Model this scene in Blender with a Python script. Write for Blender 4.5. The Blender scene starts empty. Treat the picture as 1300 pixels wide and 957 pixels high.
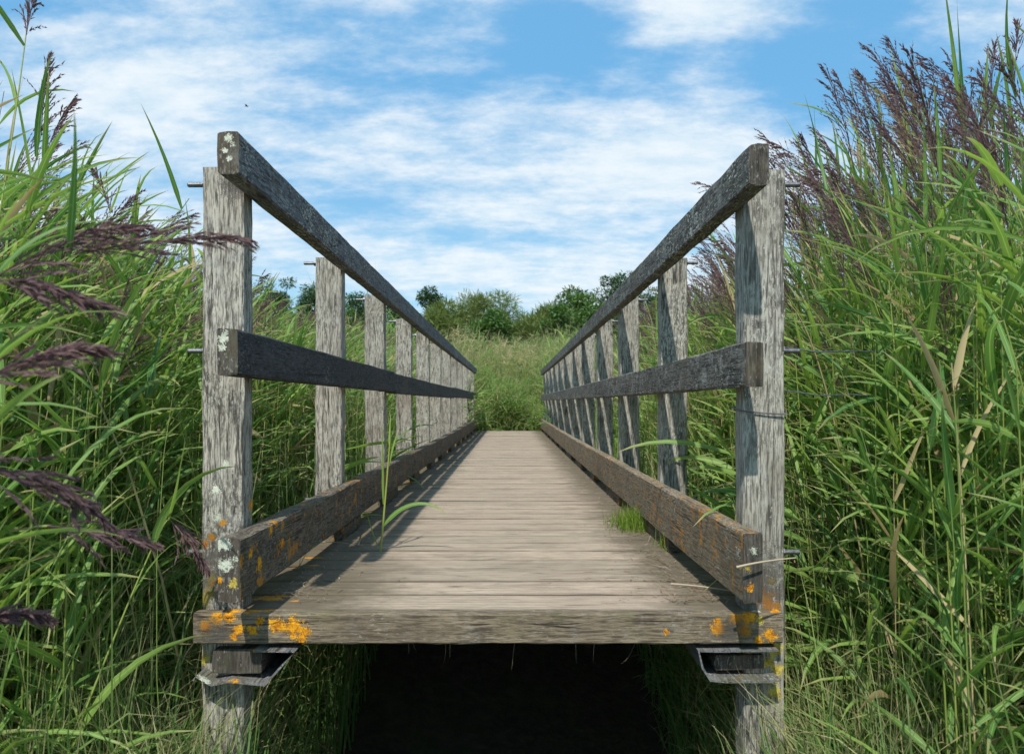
import bpy, math, random
import numpy as np
from math import radians, pi, sin, cos

C = bpy.context.scene.collection
R = np.random.default_rng(7)
random.seed(5)
CZ = 1.30            # camera height above the ditch floor
FP = 1000.0          # focal length in photo pixels (1300 wide)

def at(px, py, y):   # a point y metres ahead
    return np.array([(px - 649) / FP * y, y, CZ + (515 - py) / FP * y])

# ------------------------------------------------------------------ tagging
def tag(o, label=None, cat=None, group=None, kind=None):
    if label: o['label'] = label
    if cat: o['category'] = cat
    if group: o['group'] = group
    if kind: o['kind'] = kind
    return o

def empty(name, loc, label, cat, group=None):
    o = bpy.data.objects.new(name, None); C.objects.link(o)
    o.location = loc; o.empty_display_size = .1
    return tag(o, label, cat, group)

def link(name, me, mat, parent=None, world=True):
    o = bpy.data.objects.new(name, me); C.objects.link(o)
    if mat is not None and not me.materials: me.materials.append(mat)
    if parent is not None:
        o.parent = parent
        if world:
            off = np.array(parent.location)
            if parent.parent is not None: off = off + np.array(parent.parent.location)
            o.location = tuple(-off)
    return o

def mesh(name, v, f, col=None, smooth=False):
    """v (N,3), f (M,4) or (M,3) int arrays, or a python list of n-gons"""
    me = bpy.data.meshes.new(name)
    v = np.asarray(v, dtype=np.float32)
    if isinstance(f, np.ndarray):
        k = f.shape[1]; m = f.shape[0]
        me.vertices.add(len(v)); me.vertices.foreach_set('co', v.ravel())
        me.loops.add(m * k); me.loops.foreach_set('vertex_index', f.astype(np.int32).ravel())
        me.polygons.add(m)
        me.polygons.foreach_set('loop_start', (np.arange(m) * k).astype(np.int32))
        me.update(calc_edges=True)
    else:
        me.from_pydata([tuple(map(float, p)) for p in v], [], [tuple(int(i) for i in q) for q in f])
    if col is not None:
        a = me.color_attributes.new('tone', 'FLOAT_COLOR', 'POINT')
        c = np.ones((len(v), 4), np.float32); c[:, :col.shape[1]] = col
        a.data.foreach_set('color', c.ravel())
    if smooth:
        me.polygons.foreach_set('use_smooth', np.ones(len(me.polygons), bool))
    me.update()
    return me

class Bag:      # collects (v, f4, col) pieces of one mesh
    def __init__(s): s.v = []; s.f = []; s.c = []; s.n = 0
    def add(s, v, f, c):
        if len(v) == 0: return
        s.v.append(v); s.f.append(f + s.n); s.c.append(c); s.n += len(v)
    def obj(s, name, mat, parent=None, off=None, smooth=False):
        v = np.concatenate(s.v); f = np.concatenate(s.f); c = np.concatenate(s.c)
        if off is not None: v = v - np.asarray(off)
        return link(name, mesh(name, v, f, c, smooth), mat, parent, world=(off is None))

# ------------------------------------------------------------------ shader helper
class NT:
    def __init__(s, name):
        s.m = bpy.data.materials.new(name); s.m.use_nodes = True
        s.t = s.m.node_tree; s.t.nodes.clear()
    def n(s, typ, props=None, **ins):
        nd = s.t.nodes.new(typ)
        for k, v in (props or {}).items(): setattr(nd, k, v)
        for k, v in ins.items():
            k = k.replace('_', ' ')
            sock = nd.inputs[int(k[1:])] if (k[0] == 'i' and k[1:].isdigit()) else nd.inputs[k]
            if isinstance(v, bpy.types.NodeSocket): s.t.links.new(v, sock)
            else: sock.default_value = v
        return nd
    def math(s, op, a, b=0.0, c=None, clamp=False):
        nd = s.t.nodes.new('ShaderNodeMath'); nd.operation = op; nd.use_clamp = clamp
        for i, v in enumerate([a, b] + ([c] if c is not None else [])):
            if isinstance(v, bpy.types.NodeSocket): s.t.links.new(v, nd.inputs[i])
            else: nd.inputs[i].default_value = v
        return nd.outputs[0]
    def vmath(s, op, a, b=(0, 0, 0)):
        nd = s.t.nodes.new('ShaderNodeVectorMath'); nd.operation = op
        for i, v in enumerate([a, b]):
            if isinstance(v, bpy.types.NodeSocket): s.t.links.new(v, nd.inputs[i])
            else: nd.inputs[i].default_value = v
        return nd
    def mix(s, fac, a, b, bt='MIX'):
        nd = s.t.nodes.new('ShaderNodeMix'); nd.data_type = 'RGBA'; nd.blend_type = bt
        for i, v in ((0, fac), (6, a), (7, b)):
            if isinstance(v, bpy.types.NodeSocket): s.t.links.new(v, nd.inputs[i])
            else: nd.inputs[i].default_value = v if i == 0 else (*v, 1) if len(v) == 3 else v
        return nd.outputs[2]
    def noise(s, vec, scale, detail=4, rough=.55, dist=0.0):
        return s.n('ShaderNodeTexNoise', None, Vector=vec, Scale=scale, Detail=detail, Roughness=rough, Distortion=dist).outputs[0]
    def ramp(s, fac, a, b):      # smoothstep a..b
        nd = s.t.nodes.new('ShaderNodeMapRange'); nd.interpolation_type = 'SMOOTHSTEP'
        s.t.links.new(fac, nd.inputs[0]); nd.inputs[1].default_value = a; nd.inputs[2].default_value = b
        return nd.outputs[0]
    def scl(s, vec, sc, off=(0, 0, 0)):
        nd = s.t.nodes.new('ShaderNodeMapping'); s.t.links.new(vec, nd.inputs[0])
        nd.inputs['Scale'].default_value = sc; nd.inputs['Location'].default_value = off
        return nd.outputs[0]
    def out(s, sh):
        o = s.t.nodes.new('ShaderNodeOutputMaterial'); s.t.links.new(sh, o.inputs[0]); return s.m

def wood(name, axis, light, mid, dark, darkness=.5, orange=0.0, pale=.3, green=0.0, spots=(), rough=.85, bump=.5, seed=0., fine=1.0):
    """weathered timber; axis = grain direction index; spots = [(centre, radius, 'o'|'y'|'w')]"""
    N = NT(name)
    tc = N.n('ShaderNodeTexCoord').outputs['Object']
    st = [1., 1., 1.]; st[axis] = .09
    rnd = N.n('ShaderNodeObjectInfo').outputs['Random']
    tcs = N.vmath('ADD', N.scl(tc, (1, 1, 1), (seed, seed * .7, seed * .3)), N.n('ShaderNodeCombineXYZ', None, X=N.math('MULTIPLY', rnd, 37.), Y=N.math('MULTIPLY', rnd, 91.), Z=N.math('MULTIPLY', rnd, 17.)).outputs[0]).outputs[0]
    g = N.scl(tcs, tuple(st))
    g2 = N.scl(tcs, tuple(.35 if i == axis else 1. for i in range(3)))
    big = N.noise(tcs, 5., 3)
    grain = N.noise(g, 150. * fine, 4, .6, .2)
    grain2 = N.noise(g, 45. * fine, 4, .6, .3)
    mott = N.noise(g2, 120. * fine, 6, .75)
    speck = N.noise(g2, 190. * fine, 4, .65)
    c = N.mix(N.ramp(grain2, .3, .7), mid, light)
    c = N.mix(N.math('MULTIPLY', N.ramp(grain, .50, .64), .88), c, dark)
    dk = N.math('ADD', mott, N.math('MULTIPLY', N.math('SUBTRACT', big, .5), .55))
    c = N.mix(N.math('MULTIPLY', N.ramp(dk, .60 - .22 * darkness, .78 - .18 * darkness), .85), c, dark)
    fib = N.noise(g, 330. * fine, 2, .5)
    c = N.mix(N.math('MULTIPLY', N.ramp(fib, .48, .58), .62), c, dark)
    st2 = [1., 1., 1.]; st2[axis] = .035
    ck = N.math('ABSOLUTE', N.math('SUBTRACT', N.noise(N.scl(tcs, tuple(st2), (3.3, 1.1, 2.2)), 26., 2, .5), .5))
    crack = N.math('MULTIPLY', N.math('SUBTRACT', 1., N.ramp(ck, .004, .016)), N.ramp(N.noise(tcs, 7., 2), .48, .56))
    c = N.mix(N.math('MULTIPLY', crack, .85), c, tuple(x * .5 for x in dark))
    cr = N.math('MULTIPLY', N.ramp(N.noise(tcs, 22., 5, .7), .50, .64), N.ramp(mott, .42, .56))
    c = N.mix(N.math('MULTIPLY', cr, min(.8, .55 * pale)), c, (.47, .48, .44))
    br = N.ramp(N.noise(tcs, 3.7, 4, .6), .52, .66)
    c = N.mix(N.math('MULTIPLY', br, .40), c, (.115, .085, .058))
    c = N.mix(N.math('MULTIPLY', N.ramp(rnd, .35, 1.), .28), c, tuple(x * .55 for x in mid))
    wide = N.noise(tcs, 2.3, 3)
    c = N.mix(N.math('MULTIPLY', N.ramp(wide, .45, .7), .35), c, tuple(x * .6 for x in mid))
    # pale crust lichen flecks
    pl = N.math('MULTIPLY', N.ramp(N.math('ADD', speck, N.math('MULTIPLY', N.math('SUBTRACT', big, .5), .5)), .60, .66), min(1., pale))
    c = N.mix(pl, c, (.50, .50, .43))
    if green:
        gm = N.ramp(N.noise(tcs, 9., 4, .65), .5, .72)
        c = N.mix(N.math('MULTIPLY', gm, green), c, (.13, .13, .055))
    h = N.math('ADD', N.math('MULTIPLY', crack, -1.6), N.math('ADD', N.math('MULTIPLY', grain, -1.0), N.math('MULTIPLY', mott, -.6)))
    n1 = N.noise(tcs, 55., 4, .7)
    n2 = N.noise(tcs, 300., 4, .7)
    if orange:
        om = N.ramp(N.math('ADD', N.noise(tcs, 14., 5, .7), N.math('MULTIPLY', N.math('SUBTRACT', n1, .5), .45)), .66 - .08 * orange, .70 - .08 * orange)
        c = N.mix(N.math('MULTIPLY', om, .85), c, N.mix(n2, (.36, .12, .01), (.55, .27, .035)))
    if spots:
        for key, ca, cb in (('o', (.42, .13, .006), (.82, .40, .02)), ('y', (.34, .23, .02), (.60, .50, .12)), ('w', (.36, .39, .30), (.66, .69, .56)), ('k', (.05, .048, .045), (.07, .065, .06))):
            acc = None
            for ctr, rad, kk in spots:
                if kk != key: continue
                d = N.vmath('DISTANCE', tc, tuple(float(q) for q in ctr)).outputs['Value']
                q = N.math('SUBTRACT', 1.0, N.math('DIVIDE', d, rad))
                acc = q if acc is None else N.math('MAXIMUM', acc, q)
            if acc is None: continue
            w = N.math('ADD', acc, N.math('ADD', N.math('MULTIPLY', N.math('SUBTRACT', n1, .5), 2.4), N.math('MULTIPLY', N.math('SUBTRACT', n2, .5), 2.2)))
            msk = N.ramp(w, .20, .42)
            if key == 'k': msk = N.math('MULTIPLY', N.ramp(w, .1, .7), .75)
            c = N.mix(msk, c, N.mix(N.ramp(N.math('ADD', n1, N.math('MULTIPLY', N.math('SUBTRACT', n2, .5), .7)), .35, .65), ca, cb))
            if key != 'k': h = N.math('ADD', h, N.math('MULTIPLY', msk, N.math('ADD', .6, n2)))
    b = N.n('ShaderNodeBump', None, Strength=bump, Distance=.004, Height=h)
    p = N.n('ShaderNodeBsdfPrincipled', None, Base_Color=c, Roughness=rough, Normal=b.outputs[0])
    p.inputs['Specular IOR Level'].default_value = .25
    return N.out(p.outputs[0])

# lichen patches, and near-black patches without relief, on the front of the bridge
SP_BOARD = [(at(372, 797, 1.845), .030, 'o'), (at(352, 794, 1.845), .024, 'o'), (at(386, 802, 1.845), .022, 'o'), (at(383, 812, 1.845), .014, 'o'),
            (at(302, 800, 1.845), .020, 'o'), (at(298, 808, 1.845), .014, 'o'), (at(320, 800, 1.845), .015, 'o'), (at(275, 785, 1.845), .022, 'o'), (at(290, 782, 1.845), .020, 'o'),
            (at(262, 795, 1.845), .018, 'o'), (at(330, 788, 1.845), .014, 'o'), (at(912, 797, 1.845), .021, 'o'), (at(911, 789, 1.845), .014, 'o'), (at(935, 785, 1.845), .021, 'o'), (at(950, 784, 1.845), .027, 'o'),
            (at(944, 800, 1.845), .020, 'o'), (at(966, 787, 1.845), .012, 'y'), (at(978, 806, 1.845), .020, 'o'), (at(963, 813, 1.845), .014, 'o'), (at(846, 802, 1.845), .010, 'o'),
            (at(300, 777, 1.87), .024, 'o'), (at(320, 776, 1.87), .024, 'o'), (at(340, 774, 1.88), .022, 'o'), (at(985, 777, 1.87), .02, 'o'), (at(960, 776, 1.87), .012, 'w'),
            (at(270, 805, 1.845), .05, 'k'), (at(930, 800, 1.845), .05, 'k')]
SP_POSTL = [(at(283, 690, 1.89), .020, 'w'), (at(284, 716, 1.89), .024, 'w'), (at(299, 711, 1.89), .012, 'w'), (at(259, 728, 1.89), .016, 'w'), (at(276, 657, 1.89), .014, 'w'),
            (at(261, 691, 1.89), .016, 'o'), (at(283, 663, 1.89), .012, 'o'), (at(269, 682, 1.89), .013, 'o'), (at(269, 735, 1.89), .016, 'y'), (at(258, 760, 1.89), .024, 'y'),
            (at(266, 752, 1.89), .018, 'y'), (at(285, 752, 1.89), .020, 'y'), (at(300, 752, 1.89), .024, 'y'), (at(292, 744, 1.89), .016, 'o'), (at(303, 747, 1.89), .018, 'o'), (at(270, 740, 1.89), .014, 'o'),
            (at(275, 622, 1.89), .014, 'w'), (at(287, 590, 1.89), .012, 'w'), (at(312, 655, 1.95), .016, 'o'), (at(316, 640, 1.95), .02, 'o'),
            (at(285, 720, 1.89), .13, 'k'), (at(300, 235, 1.89), .05, 'k'),
            (at(258, 835, 1.89), .022, 'y')]
SP_POSTR = [(at(962, 745, 1.89), .020, 'o'), (at(957, 738, 1.89), .014, 'o'), (at(965, 757, 1.89), .022, 'o'), (at(975, 766, 1.89), .026, 'o'), (at(985, 770, 1.89), .018, 'o'), (at(980, 738, 1.89), .013, 'y'),
            (at(955, 720, 1.89), .020, 'w'), (at(968, 712, 1.89), .020, 'w'), (at(935, 662, 1.95), .018, 'y'), (at(965, 740, 1.89), .12, 'k'), (at(963, 412, 1.89), .02, 'k'),
            (at(950, 748, 1.89), .022, 'o'), (at(970, 760, 1.89), .028, 'o'), (at(985, 825, 1.89), .024, 'y'), (at(976, 840, 1.89), .020, 'y'), (at(986, 850, 1.89), .022, 'y'), (at(978, 862, 1.89), .020, 'y'), (at(984, 880, 1.89), .020, 'y')]
SP_RAILL = [(at(288, 175, 1.72), .014, 'w'), (at(293, 182, 1.72), .012, 'w'), (at(284, 190, 1.72), .010, 'w'), (at(290, 200, 1.72), .010, 'w'), (at(283, 430, 1.72), .016, 'w'), (at(286, 424, 1.72), .012, 'w'), (at(281, 440, 1.72), .010, 'w')]
SP_KERBL = [(at(308, 712, 1.74), .020, 'o'), (at(318, 700, 1.8), .016, 'o'), (at(330, 715, 1.86), .022, 'o'), (at(331, 735, 1.80), .022, 'o'), (at(345, 672, 1.95), .02, 'o'), (at(362, 668, 2.05), .018, 'o'),
            (at(285, 690, 1.72), .018, 'w'), (at(284, 716, 1.72), .020, 'w'), (at(299, 711, 1.72), .010, 'w'), (at(296, 742, 1.72), .018, 'y'), (at(283, 740, 1.72), .016, 'o'),
            (at(440, 618, 2.75), .03, 'o'), (at(335, 668, 1.85), .02, 'o'), (at(325, 674, 1.8), .02, 'o'), (at(350, 662, 2.0), .02, 'o'), (at(360, 690, 2.05), .016, 'o')]
SP_KERBR = [(at(930, 700, 1.78), .022, 'w'), (at(912, 672, 1.82), .022, 'w'), (at(900, 663, 1.9), .02, 'w'), (at(920, 720, 1.80), .020, 'y'), (at(935, 722, 1.76), .014, 'y'), (at(885, 690, 1.95), .014, 'y'),
            (at(811, 615, 2.9), .024, 'o'), (at(838, 628, 2.6), .02, 'o'), (at(955, 733, 1.745), .018, 'y'), (at(953, 745, 1.745), .014, 'o'), (at(862, 650, 2.2), .015, 'y'), (at(898, 672, 1.95), .012, 'o')]

LG, MG, DG = (.46, .44, .385), (.27, .255, .22), (.050, .046, .040)
M = {}
M['post'] = wood('weathered_post_wood', 2, (.53, .51, .44), (.36, .335, .285), (.065, .06, .05), .5, 0, .8, .0)
M['post_l'] = wood('front_post_wood_a', 2, (.57, .54, .46), (.38, .35, .29), (.055, .05, .043), .56, 0, .7, 0, SP_POSTL)
M['post_r'] = wood('front_post_wood_b', 2, (.57, .555, .48), (.38, .36, .305), (.065, .06, .052), .5, 0, .9, .1, SP_POSTR, seed=2.)
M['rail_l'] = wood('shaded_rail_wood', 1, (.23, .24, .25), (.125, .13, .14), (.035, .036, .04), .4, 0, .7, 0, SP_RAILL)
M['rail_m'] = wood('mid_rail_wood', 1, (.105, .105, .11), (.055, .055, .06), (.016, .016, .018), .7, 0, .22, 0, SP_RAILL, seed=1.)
M['rail_r'] = wood('mottled_rail_wood', 1, (.26, .25, .22), (.13, .122, .105), (.030, .028, .025), .75, 0, 1.25, .15, (), seed=3.)
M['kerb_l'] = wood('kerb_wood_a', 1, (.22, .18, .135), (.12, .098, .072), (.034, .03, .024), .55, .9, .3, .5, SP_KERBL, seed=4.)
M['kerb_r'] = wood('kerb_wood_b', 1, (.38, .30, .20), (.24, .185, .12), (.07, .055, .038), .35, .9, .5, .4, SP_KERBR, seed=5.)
M['board'] = wood('front_board_wood', 0, (.28, .225, .155), (.18, .145, .095), (.07, .055, .04), .2, .0, .3, .5, SP_BOARD, seed=6.)
M['end'] = wood('end_grain', 2, (.15, .135, .11), (.085, .075, .062), (.03, .027, .024), .5, 0, .35, .2, SP_RAILL + [(at(283, 690, 1.73), .022, 'w'), (at(284, 716, 1.73), .024, 'w'), (at(299, 711, 1.73), .010, 'w'), (at(296, 741, 1.73), .014, 'y'), (at(277, 738, 1.73), .012, 'o'), (at(953, 745, 1.745), .012, 'o'), (at(950, 722, 1.745), .010, 'y'), (at(958, 700, 1.745), .012, 'w')], seed=9.)
M['under'] = wood('bearer_wood', 1, (.20, .18, .15), (.13, .115, .095), (.04, .035, .03), .5, .3, .2, .2, (), seed=7.)

def deck_mat():
    N = NT('deck_plank_wood')
    tc = N.n('ShaderNodeTexCoord').outputs['Object']
    sp = N.n('ShaderNodeSeparateXYZ', None, Vector=tc)
    x, y = sp.outputs[0], sp.outputs[1]
    pid = N.math('FLOOR', N.math('DIVIDE', N.math('SUBTRACT', y, 1.89), .15))
    pr = N.n('ShaderNodeTexWhiteNoise', {'noise_dimensions': '1D'}, W=pid).outputs[0]
    g = N.scl(tc, (.075, 1, 1))
    wob = N.math('MULTIPLY', N.math('SUBTRACT', N.noise(N.scl(tc, (.5, 1, 1)), 6., 3), .5), .006)
    gr1 = N.noise(g, 260., 3, .6); gr2 = N.noise(g, 70., 4, .65, .3); gr3 = N.noise(N.scl(tc, (.09, 1, 1)), 24., 4, .6)
    big = N.noise(tc, 2.2, 4, .6); med = N.noise(tc, 10., 5, .65)
    c = N.mix(N.ramp(gr2, .3, .7), (.365, .285, .210), (.535, .43, .325))
    c = N.mix(N.math('MULTIPLY', N.ramp(gr1, .48, .66), .7), c, (.19, .16, .12))
    c = N.mix(N.math('MULTIPLY', pr, .42), c, (.27, .23, .175))
    c = N.mix(N.math('MULTIPLY', N.ramp(gr3, .52, .70), .62), c, (.20, .17, .13))
    c = N.mix(N.math('MULTIPLY', N.ramp(big, .45, .7), .5), c, (.38, .29, .225))
    cn = N.math('ABSOLUTE', N.math('SUBTRACT', N.noise(N.scl(tc, (.04, 1, 1)), 38., 2, .5), .5))
    cks = N.math('MULTIPLY', N.math('SUBTRACT', 1., N.ramp(cn, .004, .022)), N.ramp(N.noise(N.scl(tc, (.5, 1, 1)), 8., 3), .47, .56))
    c = N.mix(N.math('MULTIPLY', cks, .7), c, (.07, .055, .04))
    fp = N.math('FRACT', N.math('DIVIDE', N.math('SUBTRACT', y, 1.892), .15))
    edge = N.math('MAXIMUM', N.math('SUBTRACT', 1., N.ramp(fp, .0, .10)), N.ramp(fp, .86, .97))
    c = N.mix(N.math('MULTIPLY', edge, N.math('ADD', .15, N.math('MULTIPLY', med, .8))), c, (.15, .12, .09))
    jo = N.math('MAXIMUM', N.ramp(fp, .915, .945), N.math('SUBTRACT', 1., N.ramp(fp, .0, .02)))
    c = N.mix(N.math('MULTIPLY', jo, .6), c, (.055, .044, .034))
    # machined grooves along each plank
    fr = N.math('FRACT', N.math('DIVIDE', N.math('ADD', N.math('SUBTRACT', y, 1.89), wob), .025))
    tri = N.math('ABSOLUTE', N.math('SUBTRACT', fr, .5))
    groove = N.ramp(tri, .44, .49)
    gv = N.math('MULTIPLY', groove, N.ramp(N.noise(N.scl(tc, (.35, 1, 1)), 22., 3, .6), .38, .62))
    c = N.mix(N.math('MULTIPLY', gv, .8), c, (.10, .08, .062))
    # trodden-in dirt and algae along both kerbs
    ax = N.math('ABSOLUTE', N.math('ADD', x, .04))
    e = N.math('ADD', ax, N.math('ADD', N.math('MULTIPLY', N.math('SUBTRACT', med, .5), .30), N.math('MULTIPLY', N.math('SUBTRACT', gr3, .5), .22)))
    dirt = N.ramp(N.math('ADD', e, N.math('MULTIPLY', N.ramp(N.math('MULTIPLY', x, -1.), .2, .5), .05)), .33, .52)
    near = N.math('MULTIPLY', N.ramp(N.math('MULTIPLY', y, -1.), -2.9, -2.1), N.ramp(N.math('ADD', N.math('MULTIPLY', x, -1.), N.math('MULTIPLY', N.math('SUBTRACT', med, .5), .4)), .20, .46))
    dirt = N.math('MAXIMUM', dirt, near)
    c = N.mix(N.math('MULTIPLY', dirt, .85), c, N.mix(med, (.075, .06, .042), (.14, .12, .075)))
    fl = N.math('MULTIPLY', N.ramp(N.noise(N.scl(tc, (.12, 1, 1)), 60., 2, .5), .72, .76), .6)
    c = N.mix(fl, c, (.58, .55, .5))
    om = N.math('MULTIPLY', N.ramp(N.math('ADD', N.noise(N.scl(tc, (.5, 1, 1)), 20., 5, .7), N.math('MULTIPLY', N.math('SUBTRACT', ax, .45), .5)), .72, .75), N.ramp(ax, .42, .5))
    om = N.math('MULTIPLY', om, N.ramp(N.math('MULTIPLY', y, -1.0), -2.6, -2.2))
    c = N.mix(om, c, (.55, .23, .02))
    for ctr, rx in ((at(342, 758, 2.0), .05), (at(355, 752, 2.03), .03), (at(376, 761, 1.98), .016), (at(398, 708, 2.52), .03), (at(396, 718, 2.4), .02)):
        d = N.vmath('DISTANCE', N.scl(tc, (.6, 1.6, 0)), (float(ctr[0]) * .6, float(ctr[1]) * 1.6, 0)).outputs['Value']
        w = N.math('ADD', N.math('SUBTRACT', 1.0, N.math('DIVIDE', d, rx)), N.math('MULTIPLY', N.math('SUBTRACT', N.noise(tc, 60., 4, .7), .5), 2.5))
        c = N.mix(N.ramp(w, .4, .5), c, (.62, .27, .015))
    h = N.math('ADD', N.math('MULTIPLY', gv, -1.2), N.math('ADD', N.math('MULTIPLY', gr1, -.5), N.math('MULTIPLY', gr2, -.5)))
    b = N.n('ShaderNodeBump', None, Strength=.55, Distance=.004, Height=h)
    p = N.n('ShaderNodeBsdfPrincipled', None, Base_Color=c, Roughness=.85, Normal=b.outputs[0])
    p.inputs['Specular IOR Level'].default_value = .2
    return N.out(p.outputs[0])
M['deck'] = deck_mat()

def leaf_mat(name, ca, cb, cdead, transl=.35, rough=.42, spec=.5, ribs=False):
    N = NT(name)
    a = N.n('ShaderNodeAttribute', {'attribute_name': 'tone'})
    s = N.n('ShaderNodeSeparateColor', None, Color=a.outputs['Color'])
    r, d, al = s.outputs[0], s.outputs[1], s.outputs[2]
    tc = N.n('ShaderNodeTexCoord').outputs['Object']
    nz = N.noise(tc, 25., 3)
    sp = N.ramp(N.noise(tc, 60., 5, .7), .60, .70)
    c = N.mix(r, ca, cb)
    tip = N.math('MULTIPLY', N.ramp(N.math('ADD', al, N.math('MULTIPLY', nz, .5)), .98, 1.22), .7)
    c = N.mix(tip, c, cdead)
    c = N.mix(N.math('MULTIPLY', nz, .22), c, tuple(q * .55 for q in ca))
    ac = a.outputs['Alpha']
    if ribs:
        c = N.mix(N.math('MULTIPLY', N.math('SUBTRACT', 1., N.ramp(ac, .05, .16)), .6), c, tuple(min(1, q * 1.25 + .06) for q in cb))
        vein = N.math('SINE', N.math('MULTIPLY', ac, 38.))
        c = N.mix(N.math('MULTIPLY', N.ramp(vein, .2, 1.), .22), c, tuple(q * .6 for q in ca))
        rim = N.math('MULTIPLY', N.ramp(N.math('ADD', ac, N.math('MULTIPLY', nz, .5)), 1.22, 1.32), .7)
        c = N.mix(rim, c, cdead)
    c = N.mix(N.math('MULTIPLY', sp, .40), c, tuple(.5 * q + .5 * w for q, w in zip(cdead, ca)))
    c = N.mix(d, c, N.mix(r, cdead, tuple(q * .62 for q in cdead)))
    p = N.n('ShaderNodeBsdfPrincipled', None, Base_Color=c, Roughness=rough)
    p.inputs['Specular IOR Level'].default_value = spec
    hs = N.n('ShaderNodeHueSaturation', None, Hue=.485, Saturation=1.1, Value=1.4, Color=c)
    t = N.n('ShaderNodeBsdfTranslucent', None, Color=hs.outputs[0])
    mx = N.n('ShaderNodeMixShader', None, Fac=transl)
    N.t.links.new(p.outputs[0], mx.inputs[1]); N.t.links.new(t.outputs[0], mx.inputs[2])
    return N.out(mx.outputs[0])
STRAW = (.58, .47, .24)
M['reed'] = leaf_mat('reed_leaf', (.078, .210, .055), (.34, .50, .11), STRAW, .42, .5, .35, True)
M['stem'] = leaf_mat('reed_stem', (.17, .27, .06), (.38, .42, .09), STRAW, .1, .45)
M['head'] = leaf_mat('reed_seed_head', (.11, .07, .08), (.27, .165, .16), (.46, .34, .20), .35, .6, .2)
M['grass'] = leaf_mat('grass_blade', (.095, .215, .055), (.29, .41, .11), (.60, .50, .28), .42, .55, .25)
M['lush'] = leaf_mat('moss_grass', (.12, .22, .025), (.2, .32, .04), (.3, .25, .12), .3, .6, .2)
M['litter'] = leaf_mat('dry_litter', (.20, .14, .085), (.36, .27, .17), (.5, .42, .3), .05, .8, .1)
M['dock'] = leaf_mat('dock_stem', (.20, .055, .03), (.28, .09, .04), (.22, .1, .05), .1, .6, .2)
M['leaf_dark'] = leaf_mat('tree_leaf_dark', (.035, .085, .030), (.075, .15, .045), (.1, .1, .04), .25, .5, .3)
M['leaf_mid'] = leaf_mat('tree_leaf_mid', (.06, .14, .035), (.13, .24, .055), (.16, .16, .06), .3, .5, .3)
M['leaf_willow'] = leaf_mat('willow_leaf', (.11, .17, .045), (.21, .27, .075), (.22, .2, .09), .35, .5, .3)

def simple(name, col, rough=.6, metal=0., nscale=30., var=.4, bump=.2):
    N = NT(name)
    tc = N.n('ShaderNodeTexCoord').outputs['Object']
    nz = N.noise(tc, nscale, 5, .65)
    c = N.mix(N.ramp(nz, .3, .7), tuple(q * (1 - var) for q in col), tuple(min(1, q * (1 + var)) for q in col))
    b = N.n('ShaderNodeBump', None, Strength=bump, Distance=.01, Height=nz)
    p = N.n('ShaderNodeBsdfPrincipled', None, Base_Color=c, Roughness=rough, Metallic=metal, Normal=b.outputs[0])
    return N.out(p.outputs[0])
M['steel'] = wood('weathered_lead_flashing', 1, (.27, .28, .29), (.19, .195, .20), (.07, .065, .06), .5, .8, .5, .5, [(at(275, 856, 1.84), .02, 'y'), (at(300, 858, 1.84), .018, 'o'), (at(262, 858, 1.84), .02, 'w')], rough=.55, seed=11.)
M['bolt'] = simple('bolt_steel', (.16, .165, .175), .5, .7, 60., .3)
M['wire'] = simple('fence_wire_steel', (.20, .23, .30), .45, .7, 60., .3)
M['bark'] = simple('tree_bark', (.10, .085, .065), .9, 0, 6., .4)
M['bird'] = simple('dark_feathers', (.03, .03, .035), .8, 0, 20., .3)

def ground_mat():
    N = NT('damp_soil')
    tc = N.n('ShaderNodeTexCoord').outputs['Object']
    a = N.noise(tc, 1.2, 6, .65); b_ = N.noise(tc, 18., 6, .7)
    c = N.mix(N.ramp(b_, .35, .7), (.035, .027, .018), (.085, .065, .042))
    c = N.mix(N.math('MULTIPLY', N.ramp(a, .45, .65), .7), c, (.05, .07, .022))
    b = N.n('ShaderNodeBump', None, Strength=.8, Distance=.03, Height=b_)
    p = N.n('ShaderNodeBsdfPrincipled', None, Base_Color=c, Roughness=.95, Normal=b.outputs[0])
    return N.out(p.outputs[0])
M['ground'] = ground_mat()
M['path'] = simple('trodden_path', (.20, .165, .11), .95, 0, 12., .4)

# ------------------------------------------------------------------ beams
BY0, BY1 = 1.89, 13.65
def rise(y): return .050 * max(0., (y - 1.9) / 11.8) ** 1.5

def smooth_noise(n, k, amp, rng):
    m = max(2, int(n / k) + 2)
    xs = np.linspace(0, m - 1, n); p = rng.normal(0, amp, m)
    return np.interp(xs, np.arange(m), p)

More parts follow.
